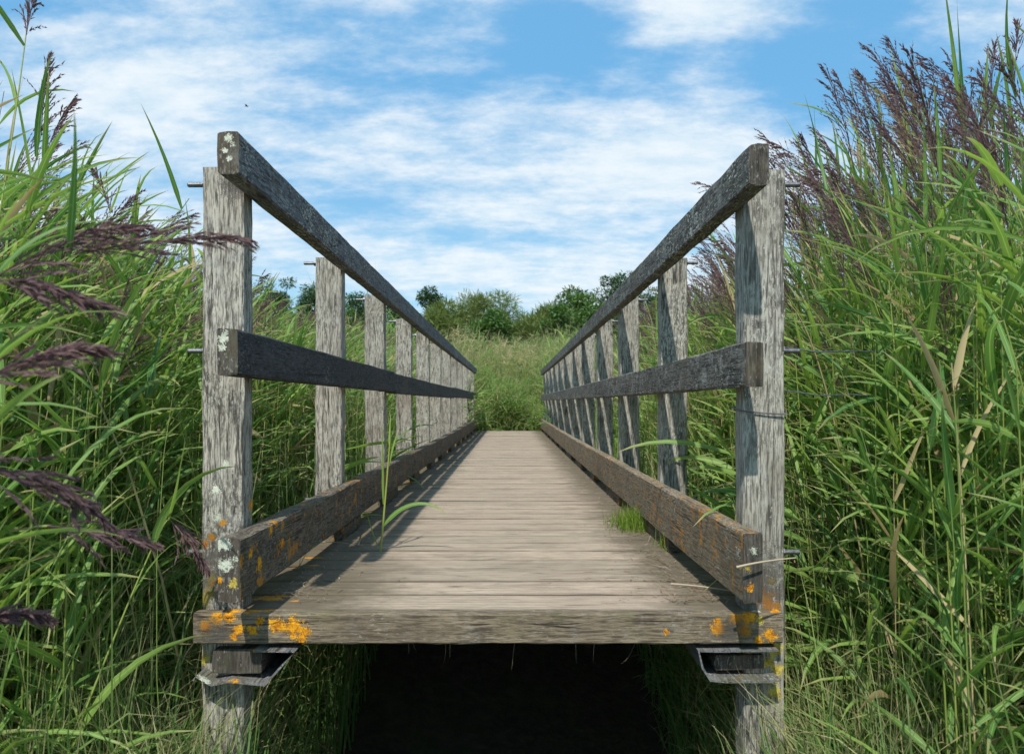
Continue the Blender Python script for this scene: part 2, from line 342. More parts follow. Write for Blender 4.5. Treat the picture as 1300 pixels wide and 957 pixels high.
def beam(name, p0, p1, u, v, wu, wv, mat, parent, step=.05, jit=.0009, cham=.0035, follow=False, rng=R, endwear=True):
    """bar from p0 to p1, section wu x wv along unit vectors u and v, worn edges"""
    p0 = np.array(p0, float); p1 = np.array(p1, float); u = np.array(u, float); v = np.array(v, float)
    L = np.linalg.norm(p1 - p0); d = (p1 - p0) / L
    n = max(2, int(L / step) + 1)
    a, b = wu / 2, wv / 2; c = cham
    prof = [(-a, -b + c), (-a, 0), (-a, b - c), (-a + c, b), (0, b), (a - c, b), (a, b - c), (a, 0), (a, -b + c), (a - c, -b), (0, -b), (-a + c, -b)]
    K = len(prof)
    off = np.stack([smooth_noise(n, 3, jit, rng) + smooth_noise(n, 1, jit * .5, rng) for _ in range(K)], 1)
    edge = np.zeros(K); edge[[0, 2, 3, 5, 6, 8, 9, 11]] = 1
    wear = np.abs(np.stack([smooth_noise(n, 2, .0012, rng) for _ in range(K)], 1)) * edge
    t = np.linspace(0, 1, n)
    V = np.zeros((n, K, 3))
    for j, (pu, pv) in enumerate(prof):
        r = math.hypot(pu, pv); nu, nv = pu / r, pv / r
        o = off[:, j] - wear[:, j]
        V[:, j] = p0 + t[:, None] * (p1 - p0) + (pu + nu * o)[:, None] * u + (pv + nv * o)[:, None] * v
    if endwear:      # round the end arrises slightly
        for e, s in ((0, 1), (n - 1, -1)):
            V[e] += s * d * rng.uniform(0, .002, (K, 1))
    if follow: V[:, :, 2] += np.array([rise(q) for q in V[:, :, 1].ravel()]).reshape(n, K)
    V = V.reshape(-1, 3)
    f = []
    for i in range(n - 1):
        for j in range(K):
            j2 = (j + 1) % K
            f.append((i * K + j, i * K + j2, (i + 1) * K + j2, (i + 1) * K + j))
    f.append(tuple(range(K))[::-1]); f.append(tuple((n - 1) * K + j for j in range(K)))
    me = mesh(name, V, f)
    import bmesh
    bm = bmesh.new(); bm.from_mesh(me); bmesh.ops.recalc_face_normals(bm, faces=bm.faces); bm.to_mesh(me); bm.free()
    o = link(name, me, mat, parent)
    if name.endswith('rail') or name == 'bearer':
        me.materials.append(M['end']); m_ = np.zeros(len(me.polygons), np.int32); m_[-2:] = 1
        me.polygons.foreach_set('material_index', m_)
    return o

X, Y, Z = (1, 0, 0), (0, 1, 0), (0, 0, 1)
bridge = empty('footbridge', (-.04, 1.85, 0), 'narrow weathered timber footbridge with post and rail sides running through the reeds', 'footbridge')

# posts
def bolt(y, x, z, sgn, parent):
    n = 10; v = []; f = []
    L = .048
    for k, (xx, rr) in enumerate([(0, .0062), (L * .95, .0062), (L, .005)]):
        for i in range(n):
            a = 2 * pi * i / n
            v.append((x + sgn * xx, y + rr * cos(a), z + rr * sin(a)))
    for k in range(2):
        for i in range(n): f.append((k * n + i, k * n + (i + 1) % n, (k + 1) * n + (i + 1) % n, (k + 1) * n + i))
    f.append(tuple(range(2 * n, 3 * n)))
    # nut against the timber
    b0 = len(v)
    for xx in (-.002, .009):
        for i in range(6):
            a = 2 * pi * i / 6
            v.append((x + sgn * xx, y + .011 * cos(a), z + .011 * sin(a)))
    for i in range(6): f.append((b0 + i, b0 + (i + 1) % 6, b0 + 6 + (i + 1) % 6, b0 + 6 + i))
    f.append(tuple(range(b0 + 6, b0 + 12)))
    link('bolt', mesh('bolt', v, f), M['bolt'], parent)

SPC = 1.06
for side in (-1, 1):
    xo, xi = (-.743, -.643) if side < 0 else (.658, .557)
    for k in range(12):
        y0 = 1.89 + SPC * k + (0 if k == 0 else R.uniform(-.012, .012))
        th = .074
        top = (.573 if side < 0 else .567) if k == 0 else .558 + R.uniform(-.008, .006)
        xc = (xo + xi) / 2 + (0 if k == 0 else R.uniform(-.004, .004))
        if side > 0 and k == 2: xc -= .004
        lean = R.uniform(-.006, .006) if k else 0
        m = M['post'] if k else (M['post_l'] if side < 0 else M['post_r'])
        p = beam('post', (xc, y0 + th / 2, .05 if k == 0 else CZ - .66), (xc + lean, y0 + th / 2, CZ + top + rise(y0)), X, Y, .100, th, m, bridge, step=.03, jit=.0013, cham=.004)
        if k == 0:
            p['label'] = 'lichen spotted front post at the near end of the %s railing' % ('left' if side < 0 else 'right')
        for bz in (.540, .134, -.357):
            bolt(y0 + th / 2, xo + lean, CZ + bz + rise(y0), side, p)

# rails: in lengths butted at posts
def rail_run(name, xc, t, zc0, h, y0, cuts, mat, lab=None, dzs=None):
    ys = [y0] + cuts + [BY1]
    for i in range(len(ys) - 1):
        dz = 0 if i == 0 else (dzs[i] if dzs else R.uniform(-.004, .004)); dx = 0 if i == 0 else R.uniform(-.002, .002)
        hh = h if i == 0 else h + R.uniform(-.003, .003)
        o = beam(name, (xc + dx, ys[i] + (.0015 if i else 0), CZ + zc0 + dz), (xc + dx, ys[i + 1] - .0015, CZ + zc0 + dz), X, Z, t, hh, mat, bridge, step=.06, jit=.0009, cham=.004, follow=True)
        if lab and i == 0: o['label'] = lab
rail_run('top_rail', -.6195, .048, .5535, .093, 1.724, [5.10, 9.34], M['rail_l'])
rail_run('top_rail', .5350, .044, .5210, .090, 1.70, [5.10, 9.34], M['rail_r'])
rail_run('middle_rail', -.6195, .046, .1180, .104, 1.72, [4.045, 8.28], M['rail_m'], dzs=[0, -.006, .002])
rail_run('middle_rail', .5350, .042, .0920, .100, 1.735, [5.10, 9.34], M['rail_r'])
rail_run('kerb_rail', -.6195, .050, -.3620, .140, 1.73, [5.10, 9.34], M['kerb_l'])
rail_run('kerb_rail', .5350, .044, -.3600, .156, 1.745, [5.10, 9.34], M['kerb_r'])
for k in range(12):      # packing blocks that lift the kerb off the deck
    for xc, zt in ((-.625, -.431), (.541, -.437)):
        if k == 0: continue
        y0 = 1.89 + SPC * k
        beam('kerb_block', (xc, y0 - R.uniform(.10, .35), CZ + (zt - .487) / 2 + rise(y0)), (xc, y0 + R.uniform(.08, .3), CZ + (zt - .487) / 2 + rise(y0)), X, Z, .042, abs(zt + .487) - .003, M['kerb_l'], bridge)

# deck planks: one mesh
def deck():
    V = []; F = []; n0 = 0; y = 1.892; i = 0
    while y < BY1 + .02:
        w = .1415; zt = CZ - .487 + rise(y) + R.uniform(-.0022, .0022); th = .034
        n = 30; xs = np.linspace(-.722 + R.uniform(-.004, .004), .636 + R.uniform(-.004, .004), n)
        sag = smooth_noise(n, 4, .0006, R); ea = smooth_noise(n, 2, .0007, R); eb = smooth_noise(n, 2, .0007, R)
        prof = [(0, -th), (0, -.003), (.003, 0), (w / 2, 0), (w - .003, 0), (w, -.003), (w, -th)]
        K = len(prof)
        for q in range(n):
            for (py, pz) in prof:
                e = ea[q] if py < .01 else eb[q] if py > w - .01 else 0
                V.append((xs[q], y + py + e, zt + pz + sag[q]))
        for q in range(n - 1):
            for j in range(K):
                j2 = (j + 1) % K
                F.append((n0 + q * K + j, n0 + (q + 1) * K + j, n0 + (q + 1) * K + j2, n0 + q * K + j2))
        F.append(tuple(n0 + j for j in range(K))); F.append(tuple(n0 + (n - 1) * K + j for j in range(K))[::-1])
        n0 = len(V); y += .150; i += 1
    return link('deck', mesh('deck', V, F), M['deck'], bridge)
deck()
tag(beam('front_board', (-.746, 1.867, CZ - .5225), (.6375, 1.867, CZ - .5225), Y, Z, .044, .071, M['board'], bridge, step=.025, jit=.0008, cham=.003), 'lichen patched edge board across the front of the deck')
# longitudinal bearers held in folded steel channels
def channel(pts, y0, y1, th=.005):
    pts = np.array(pts); n = len(pts); pts[:, 0] = np.clip(pts[:, 0], -.738, .70)
    nr = []
    for i in range(n):
        a = pts[max(0, i - 1)]; b = pts[min(n - 1, i + 1)]; d = (b - a) / np.linalg.norm(b - a); nr.append((-d[1], d[0]))
    nr = np.array(nr); q = pts + nr * th
    ys = np.linspace(y0, y1, 40); V = []; F = []
    for j, y in enumerate(ys):
        jj = R.uniform(-.002, .002, (n, 2)) if j == 0 else np.zeros((n, 2))
        for i in range(n): V.append((pts[i][0] + jj[i][0], y, CZ + pts[i][1] + jj[i][1] + rise(y)))
        for i in range(n): V.append((q[i][0] + jj[i][0], y, CZ + q[i][1] + jj[i][1] + rise(y)))
    K = 2 * n
    ring = list(range(n)) + list(range(2 * n - 1, n - 1, -1))
    for j in range(39):
        for a in range(K):
            b = (a + 1) % K
            F.append((j * K + ring[a], j * K + ring[b], (j + 1) * K + ring[b], (j + 1) * K + ring[a]))
    for i in range(n - 1): F.append((i, i + 1, n + i + 1, n + i))
    return link('steel_channel', mesh('steel_channel', V, F), M['steel'], bridge)
channel([(-.752, -.640), (-.735, -.634), (-.70, -.652), (-.66, -.646), (-.62, -.650), (-.575, -.653), (-.54, -.612), (-.503, -.5725), (-.60, -.570)], 1.835, 13.4)
channel([(.628, -.636), (.60, -.641), (.55, -.640), (.50, -.642), (.468, -.638), (.450, -.61), (.440, -.5725), (.48, -.5735), (.54, -.573), (.622, -.5715)], 1.838, 13.4)
beam('bearer', (-.648, 1.862, CZ - .6035), (-.648, 13.4, CZ - .6035), X, Z, .118, .058, M['under'], bridge, step=.1, follow=True)
beam('bearer', (.5435, 1.875, CZ - .611), (.5435, 13.4, CZ - .611), X, Z, .118, .036, M['under'], bridge, step=.1, follow=True)

# ------------------------------------------------------------------ ground
def ground_h(x, y):
    h = np.zeros_like(x) + .10
    sm = lambda a, b, t: np.clip((t - a) / (b - a), 0, 1) ** 2 * (3 - 2 * np.clip((t - a) / (b - a), 0, 1))
    h += -.10 * (1 - sm(.9, 1.6, np.abs(x))) * (1 - sm(2.5, 3.5, y))
    h += .46 * sm(3.0, 4.4, y) * (1 - sm(.8, 1.3, np.abs(x + .04)))      # bank below the bridge
    up = sm(12.9, 13.7, y)
    h = h * (1 - up) + up * (.30 + .47 * (1 - sm(.9, 2.2, np.abs(x))) + .35 * sm(14.5, 19, y))
    h += .03 * np.sin(x * 2.1 + y) * np.cos(y * 1.7 - x * .6)
    return h
g = np.sinh(np.linspace(-5.2, 5.2, 221)) / np.sinh(5.2) * 600
gx, gy = np.meshgrid(g, g + 4.0)
gz = ground_h(gx, gy)
nn = len(g); idx = np.arange(nn * nn).reshape(nn, nn)
gf = np.stack([idx[:-1, :-1], idx[:-1, 1:], idx[1:, 1:], idx[1:, :-1]], -1).reshape(-1, 4)
tag(link('ground', mesh('ground', np.stack([gx, gy, gz], -1).reshape(-1, 3), gf, smooth=True), M['ground']), kind='structure')
# trodden path where the bridge ends
px_ = np.linspace(-.48, .42, 10); py_ = np.linspace(13.66, 22, 60)
PX, PY = np.meshgrid(px_, py_); PZ = np.maximum(ground_h(PX, PY), 0) + .012 + R.uniform(0, .006, PX.shape)
PX = PX + .1 * np.sin(PY * .8) * (PY > 14.5)
ii = np.arange(PX.size).reshape(PX.shape)
tag(link('path', mesh('path', np.stack([PX, PY, PZ], -1).reshape(-1, 3), np.stack([ii[:-1, :-1], ii[:-1, 1:], ii[1:, 1:], ii[1:, :-1]], -1).reshape(-1, 4), smooth=True), M['path']), kind='structure')

# ------------------------------------------------------------------ plants
CULL = [False]
def ribbon(base, az, th0, droop, length, width, K=6, roll=None, twist=None, fold=.18, bend=None, tone=None, dead=None, prof='leaf', rng=R, pw=1.3):
    L = len(az); s = np.linspace(0, 1, K + 1)
    roll = np.zeros(L) if roll is None else roll
    twist = np.zeros(L) if twist is None else twist
    bend = np.zeros(L) if bend is None else bend
    tone = rng.uniform(0, 1, L) if tone is None else tone
    dead = np.zeros(L) if dead is None else dead
    th = th0[:, None] - droop[:, None] * s[None] ** pw
    a = az[:, None] + bend[:, None] * s[None]
    d = np.stack([np.cos(th) * np.cos(a), np.cos(th) * np.sin(a), np.sin(th)], -1)
    st = (d[:, :-1] + d[:, 1:]) / 2 * (length / K)[:, None, None]
    P = np.concatenate([np.zeros((L, 1, 3)), np.cumsum(st, 1)], 1) + base[:, None]
    h = np.stack([-np.sin(a), np.cos(a), np.zeros_like(a)], -1)
    n = np.cross(d, h)
    rr = roll[:, None] + twist[:, None] * s[None]
    side = h * np.cos(rr)[..., None] + n * np.sin(rr)[..., None]
    up = np.cross(side, d)
    if prof == 'leaf': w = np.minimum(1, .35 + s * 3.5) * np.clip(1 - s, 0, 1) ** .65
    elif prof == 'grass': w = np.clip(1 - s, 0, 1) ** .6
    else: w = np.ones_like(s); w[-1] = .3
    W = width[:, None] * w[None] / 2
    if fold > 0:
        f_ = (W * fold * 2)[..., None]
        V = np.stack([P - side * W[..., None] - up * -f_, P, P + side * W[..., None] - up * -f_], 2)   # L,K+1,3,3
        m = 3
    else:
        V = np.stack([P - side * W[..., None], P + side * W[..., None]], 2); m = 2
    if CULL[0]:      # nothing wild grows through the walkway
        q = V.reshape(L, -1, 3)
        bad = ((q[..., 0] > -.77) & (q[..., 0] < .69) & (q[..., 1] > -1) & (q[..., 1] < 13.6) & ((q[..., 2] > .70) | (np.abs(q[..., 0] + .04) < .52))).any(1)
        keep = ~bad
        V = V[keep]; tone = tone[keep]; dead = dead[keep]; L = int(keep.sum())
    i = np.arange(L * (K + 1) * m).reshape(L, K + 1, m)
    F = np.stack([i[:, :-1, :-1], i[:, :-1, 1:], i[:, 1:, 1:], i[:, 1:, :-1]], -1).reshape(-1, 4)
    col = np.ones((L, K + 1, m, 4)); col[..., 0] = tone[:, None, None]; col[..., 1] = dead[:, None, None]; col[..., 2] = s[None, :, None]
    if m == 3: col[:, :, 1, 3] = 0
    return V.reshape(-1, 3), F, col.reshape(-1, 4)

def tube(P, r, sides=4, tone=None, dead=None):
    """P (L,K,3) centre lines, r (L,K)"""
    L, K, _ = P.shape
    d = np.gradient(P, axis=1); d /= np.linalg.norm(d, axis=2, keepdims=True) + 1e-9
    ref = np.array([.31, .95, .05]); u = np.cross(d, ref); u /= np.linalg.norm(u, axis=2, keepdims=True) + 1e-9
    v = np.cross(d, u)
    an = np.arange(sides) * 2 * pi / sides
    V = P[:, :, None] + r[:, :, None, None] * (u[:, :, None] * np.cos(an)[None, None, :, None] + v[:, :, None] * np.sin(an)[None, None, :, None])
    i = np.arange(L * K * sides).reshape(L, K, sides); j = np.roll(i, -1, 2)
    F = np.stack([i[:, :-1], j[:, :-1], j[:, 1:], i[:, 1:]], -1).reshape(-1, 4)
    tone = np.zeros(L) + .5 if tone is None else tone; dead = np.zeros(L) if dead is None else dead
    col = np.ones((L, K, sides, 4)); col[..., 0] = tone[:, None, None]; col[..., 1] = dead[:, None, None]; col[..., 2] = np.linspace(0, .6, K)[None, :, None]
    return V.reshape(-1, 3), F, col.reshape(-1, 4)

def sample(P, idx, s):      # point and direction on polyline P[idx] at parameter s
    K = P.shape[1] - 1; q = np.clip(s * K, 0, K - 1e-4); k = q.astype(int); f = (q - k)[:, None]
    a = P[idx, k]; b = P[idx, k + 1]; d = b - a; d = d / (np.linalg.norm(d, axis=1, keepdims=True) + 1e-9)
    return a + (b - a) * f, d

def heads(HP, size, dead, dens, rng, wind=None):
    """flowering heads along axes HP (P,M,3)"""
    P = HP.shape[0]; nb = int(dens)
    out = []
    i = np.repeat(np.arange(P), nb); s = np.tile(np.linspace(0.0, .97, nb), P) + rng.uniform(-.02, .02, P * nb); s = np.clip(s, 0, .99)
    b, d = sample(HP, i, s)
    rv = rng.normal(0, 1, (len(i), 3)); 
    if wind is not None: rv += wind * .9
    rv -= d * np.sum(rv * d, 1, keepdims=True); rv /= np.linalg.norm(rv, axis=1, keepdims=True) + 1e-9
    ang = rng.uniform(.10, .58, len(i)) * (1 - .5 * s)
    dd = d * np.cos(ang)[:, None] + rv * np.sin(ang)[:, None]
    ln = size[i] * (.44 * (1 - s) ** .8 + .10) * rng.uniform(.6, 1.15, len(i))
    az = np.arctan2(dd[:, 1], dd[:, 0]); th = np.arcsin(np.clip(dd[:, 2], -1, 1))
    tn = np.clip(rng.uniform(0, 1, P)[i] * .6 + rng.uniform(0, .4, len(i)), 0, 1)
    dr = rng.uniform(.1, .6, len(i))
    out.append(ribbon(b, az, th, dr, ln, np.full(len(i), .0017), K=3, fold=0, tone=tn, dead=dead[i], prof='x', roll=rng.uniform(0, 3, len(i)), rng=rng))
    # spikelets
    ns = 9
    j = np.repeat(np.arange(len(i)), ns); q = np.tile(np.linspace(.25, 1., ns), len(i)) + rng.uniform(-.06, .04, len(j))
    thq = th[j] - dr[j] * (q * .6) ** 1.3
    dq = np.stack([np.cos(thq) * np.cos(az[j]), np.cos(thq) * np.sin(az[j]), np.sin(thq)], 1)
    bp = b[j] + dq * (ln[j] * q)[:, None]
    a2 = az[j] + rng.uniform(-.55, .55, len(j)); t2 = th[j] - dr[j] * q + rng.uniform(-.45, .45, len(j))
    out.append(ribbon(bp, a2, t2, np.full(len(j), .1), rng.uniform(.010, .017, len(j)) , rng.uniform(.0030, .0048, len(j)), K=2, fold=0, tone=tn[j], dead=dead[i][j], prof='grass', roll=rng.uniform(0, 3, len(j)), rng=rng))
    return out

def arc(base, H, az, l0, l1, K=12):
    s = np.linspace(0, 1, K + 1)
    th = pi / 2 - l0[:, None] - l1[:, None] * s[None] ** 2
    d = np.stack([np.cos(th) * np.cos(az)[:, None], np.cos(th) * np.sin(az)[:, None], np.sin(th)], -1)
    st = (d[:, :-1] + d[:, 1:]) / 2 * (H / K)[:, None, None]
    return np.concatenate([np.zeros((len(H), 1, 3)), np.cumsum(st, 1)], 1) + base[:, None], th[:, -1]

def reed_parts(SP, HP, windaz, nleaf, dead, lw, ll, rng, KL=7, dens=26, hsize=None, hdead=.08, s0=.22, spread=.9, sr=.0034, th_m=.95, droop_m=1.0, rsd=None):
    """SP (P,K,3) stems; HP (P,M,3) head axes or None. returns stem, leaves, head lists"""
    P = SP.shape[0]
    rad = np.linspace(sr, sr * .42, SP.shape[1])[None] * rng.uniform(.8, 1.15, (P, 1))
    tn = rng.uniform(0, 1, P)
    stem = [tube(SP, rad, 4, tn, dead)]
    i = np.repeat(np.arange(P), nleaf)
    s = np.tile(np.linspace(s0, .97, nleaf), P) + rng.uniform(-.03, .03, P * nleaf); s = np.clip(s, .05, .985)
    b, d = sample(SP, i, s)
    alt = np.tile(np.arange(nleaf) % 2, P) * pi + rng.uniform(0, 2 * pi, P)[i]
    az = alt + rng.normal(0, .4, len(i))
    # leaves stream downwind
    vx = np.cos(az) * spread + np.cos(windaz[i]); vy = np.sin(az) * spread + np.sin(windaz[i])
    az = np.arctan2(vy, vx)
    th = rng.normal(th_m, .2, len(i)) + .15 * s
    if rsd is None: rsd = .5
    dr = np.clip(rng.normal(droop_m, .42, len(i)), .1, 2.0) * (1.15 - .35 * s)
    ln = ll * rng.uniform(.65, 1.2, len(i)) * (1 - .35 * np.abs(s - .62))
    wd = lw * rng.uniform(.6, 1.2, len(i))
    dl = np.clip(dead[i] + (rng.uniform(0, 1, len(i)) < .012 + .25 * (s < .42)) * rng.uniform(.5, 1, len(i)), 0, 1)
    tl = np.clip(tn[i] * .65 + rng.uniform(-.1, .45, len(i)), 0, 1)
    leaves = [ribbon(b, az, th, dr, ln, wd, K=KL, roll=rng.normal(0, rsd, len(i)), twist=rng.normal(0, .9, len(i)), bend=rng.normal(0, .25, len(i)), tone=tl, dead=dl, rng=rng)]
    head = []
    if HP is not None:
        w = np.array([np.cos(windaz).mean(), np.sin(windaz).mean(), -.2])
        head = heads(HP, hsize, (rng.uniform(0, 1, P) < hdead) * .8 + dead * .2, dens, rng, w)
        head.append(tube(HP, np.linspace(.0016, .0006, HP.shape[1])[None] * np.ones((P, 1)), 3, tn, np.zeros(P)))
    return stem, leaves, head

SKL = ([0, 60, 100, 130, 170, 250, 255, 330, 400, 470, 560], [90, 120, 205, 245, 310, 318, 345, 395, 402, 402, 425])
SKR = ([740, 830, 880, 935, 1000, 1030, 1060, 1130, 1200, 1300], [440, 385, 350, 335, 222, 182, 115, 72, 85, 50])
def natural(x, y, top, side, rng, hd=True, leanmul=1.):
    q = 649 + FP * (np.asarray(x) - side * .30) / y      # neighbours shade out taller growth: bed profile
    cap = (515 - np.interp(q, *(SKL if side < 0 else SKR))) / FP * y
    top = np.where(np.asarray(y) < 13, np.minimum(top, cap + np.where(hd, .06, -.12) - np.abs(rng.normal(0, .13, len(np.atleast_1d(x))))), top)
    """stems and head axes for reeds at x,y reaching height top above the camera"""
    x = np.asarray(x, float); y = np.asarray(y, float); P = len(x)
    z0 = ground_h(x, y) - .02
    az = (pi if side > 0 else 0.) + rng.normal(0, .55, P)
    l0 = np.abs(rng.normal(.09, .07, P)) * leanmul; l1 = np.abs(rng.normal(.22, .14, P)) * leanmul
    hs = np.where(hd, rng.uniform(.27, .38, P), .0)
    H = np.maximum(.35, (CZ + top - z0 - hs * .85) / np.cos(l0 + l1 * .35))
    SP, th = arc(np.stack([x, y, z0], 1), H, az, l0, l1)
    bad = np.abs(SP[:, -1, 0] + .04) < .98
    l0 = np.where(bad, .03, l0); l1 = np.where(bad, .05, l1)
    SP, th = arc(np.stack([x, y, z0], 1), H, az, l0, l1)
    HP, _ = arc(SP[:, -1], np.maximum(hs, .05), az, pi / 2 - th, rng.uniform(.15, .7, P), 7)
    return SP, HP, az, hs

def emit(bags, parts):
    for bag, lst in zip(bags, parts):
        for v, f, c in lst: bag.add(v, f, c)

POST = {-1: dict(th_m=.88, droop_m=.70), 1: dict(th_m=1.18, droop_m=.48)}
def reed_things(x, y, top, side, label, group, rng, ll=.42, lw=.029, hdp=.75, nl=9, leanmul=1.):
    for k in range(len(x)):
        hd = rng.uniform() < hdp
        SP, HP, az, hs = natural(x[k:k+1], y[k:k+1], top[k:k+1], side, rng, hd, leanmul)
        dead = np.array([1. if rng.uniform() < .09 else 0.])
        st, lv, h = reed_parts(SP, HP if hd else None, az, nl, dead, lw, ll, rng, hsize=hs, dens=30, **POST[side])
        base = SP[0, 0]
        e = empty('reed', tuple(base), label[0] if hd else label[1], 'reed', group[0] if hd else group[1])
        for nm, lst, mt in (('stem', st, 'stem'), ('leaves', lv, 'reed'), ('seed_head', h, 'head')):
            if lst:
                bg = Bag(); [bg.add(*q) for q in lst]; bg.obj(nm, M[mt], e, off=base)

# --- where tall reeds stand
def vis(x, y, m=.45): return (np.abs(x) < .66 * y + m)
def tall_left(n, rng, y0, y1):
    y = rng.uniform(y0, y1, n); x = -rng.uniform(1.25, 2.2 + .55 * y, n)
    top = np.interp(-x, [1.2, 1.6, 2.0, 2.6], [.28, .48, .74, .92]) + rng.normal(0, .12, n)
    top += .10 * np.clip(y - 3.2, 0, 1) - .12 * (y > 6)
    k = vis(x, y); return x[k], y[k], top[k]
def tall_right(n, rng, y0, y1):
    y = rng.uniform(y0, y1, n); x = rng.uniform(1.0, 2.0 + .6 * y, n)
    top = np.interp(x, [.95, 1.2, 1.5, 3], [.18, .62, .98, 1.12]) + rng.normal(0, .09, n)
    top -= .22 * np.clip((y - 4.2) / 2., 0, 1)
    top -= .22 * np.clip((2.6 - y) / 1., 0, 1)
    k = vis(x, y); return x[k], y[k], top[k]

CULL[0] = True
r1 = np.random.default_rng(11)
GL, GR = 'tall reeds with seed heads beside the left railing', 'tall reeds with seed heads beside the right railing'
for side, fn, n, lab, grp in ((-1, tall_left, 1500, ('tall green reed with purple seed head in the bed left of the bridge', 'leafy green reed without seed head in the bed left of the bridge'), (GL, 'leafy reeds left of the bridge')),
                              (1, tall_right, 1500, ('tall green reed with purple seed head in the bed right of the bridge', 'leafy green reed without seed head in the bed right of the bridge'), (GR, 'leafy reeds right of the bridge'))):
    x, y, t = fn(n, r1, 1.9, 9.0)
    o = np.argsort(np.hypot(x, y)); x, y, t = x[o], y[o], t[o]
    k = 145
    reed_things(x[:k], y[:k], t[:k], side, lab, grp, r1, lw=.021, hdp=.85 if side > 0 else .45)
    bs = (Bag(), Bag(), Bag())
    x, y, t = x[k:], y[k:], t[k:]
    hd = r1.uniform(0, 1, len(x)) < (.8 if side > 0 else .42)
    for sel, H in ((hd, True), (~hd, False)):
        SP, HP, az, hs = natural(x[sel], y[sel], t[sel], side, r1, H)
        dead = (r1.uniform(0, 1, sel.sum()) < .12) * 1.
        emit(bs, reed_parts(SP, HP if H else None, az, 11, dead, .020, .40, r1, hsize=hs, dens=20, KL=5, **POST[side]))
    # farther reeds, lighter detail
    y = np.concatenate([r1.uniform(9, 15, 1000), r1.uniform(15, 45, 2200)]); x = side * r1.uniform(1.3, 5 + .62 * y, len(y))
    ok = vis(x, y, .3); x, y = x[ok], y[ok]
    t = (np.interp(np.abs(x), [1.3, 2.2], [.55, .95]) if side < 0 else np.interp(np.abs(x), [1.3, 2.], [.6, .95])) + r1.normal(0, .12, len(x)) + .35 * (y > 14)
    SP, HP, az, hs = natural(x, y, t, side, r1, True)
    dead = (r1.uniform(0, 1, len(x)) < .22) * 1.
    emit(bs, reed_parts(SP, HP, az, 6, dead, .034, .46, r1, hsize=hs, dens=7, KL=4, sr=.005))
    V = 'left' if side < 0 else 'right'
    root = bs[0].obj('reeds', M['stem'])
    tag(root, 'dense tall reed bed growing along the %s side of the footbridge' % V, 'reeds', kind='stuff')
    bs[1].obj('leaves', M['reed'], root); bs[2].obj('seed_heads', M['head'], root)

# --- leafy short reeds close to the bridge and thin grass filling below
r2 = np.random.default_rng(23)
for side in (-1, 1):
    bl, bg_ = (Bag(), Bag(), Bag()), Bag()
    y = r2.uniform(1.5, 13.5, 900) if side < 0 else r2.uniform(1.7, 13.5, 900)
    y = np.concatenate([y, r2.uniform(1.4, 5, 500)])
    x = side * (r2.uniform(.95, 2.0, len(y)) if side < 0 else r2.uniform(.86, 1.6, len(y)))
    t = np.interp(np.abs(x), [.85, 1.2, 2.0], [-.10, .18, .5] if side < 0 else [-.15, .15, .6]) + r2.normal(0, .14, len(x))
    SP, HP, az, hs = natural(x, y, t, side, r2, False, 1.4)
    az = az + r2.normal(0, .5, len(az))
    emit(bl, reed_parts(SP, None, az, 11, (r2.uniform(0, 1, len(x)) < .08) * 1., .021, .38, r2, KL=6, s0=.2, spread=1.6, th_m=.72, droop_m=.9))
    # grass
    n = 26000; n3 = 3200; n4 = 3000
    y = np.concatenate([r2.uniform(1.0, 5.0, n // 2), r2.uniform(3, 14, n // 2), r2.uniform(1.45, 1.84, n3), r2.uniform(1.95, 4.6, n4)])
    x = side * np.concatenate([.72 + np.abs(r2.normal(0, 1., n)) * (.5 + .16 * y[:n]), r2.uniform(.56, .95, n3), r2.uniform(.56, .95, n4)])
    if side < 0: x -= .02
    sh = np.arange(n + n3 + n4) >= n; s4 = np.arange(n + n3 + n4) >= n + n3
    ok = vis(x, y, .3) & (np.abs(x) < 5) & (sh | ~((y < 1.6) & (np.abs(x) < .9))); x, y, sh, s4 = x[ok], y[ok], sh[ok], s4[ok]; n = len(x)
    z0 = ground_h(x, y) - .02
    hgt = np.clip(r2.normal(.85, .3, n), .25, 1.6); hgt = np.where(sh, r2.uniform(.5, .78, n), hgt); hgt = np.where(s4, r2.uniform(.2, .55, n), hgt)
    az = r2.uniform(-pi, pi, n) * .75 + (pi if side > 0 else 0)
    bg_.add(*ribbon(np.stack([x, y, z0], 1), az, r2.normal(1.22, .30, n), np.abs(r2.normal(1.15, .7, n)), hgt * 1.15, r2.uniform(.004, .010, n), K=6, fold=0, roll=r2.uniform(-1.2, 1.2, n), twist=r2.normal(0, .8, n), dead=(r2.uniform(0, 1, n) < np.where(sh, .10, .20)) * r2.uniform(.5, 1, n), tone=r2.uniform(0, 1, n) * np.where(sh, .4, 1.), prof='grass', pw=2.0, rng=r2))
    V = 'left' if side < 0 else 'right'
    root = bl[0].obj('reeds', M['stem'])
    tag(root, 'tangled leafy young reeds filling the gap against the %s railing' % V, 'reeds', kind='stuff')
    bl[1].obj('leaves', M['reed'], root)
    tag(bg_.obj('grass', M['grass']), 'long thin grass tangled under the reeds on the %s side' % V, 'grass', kind='stuff')

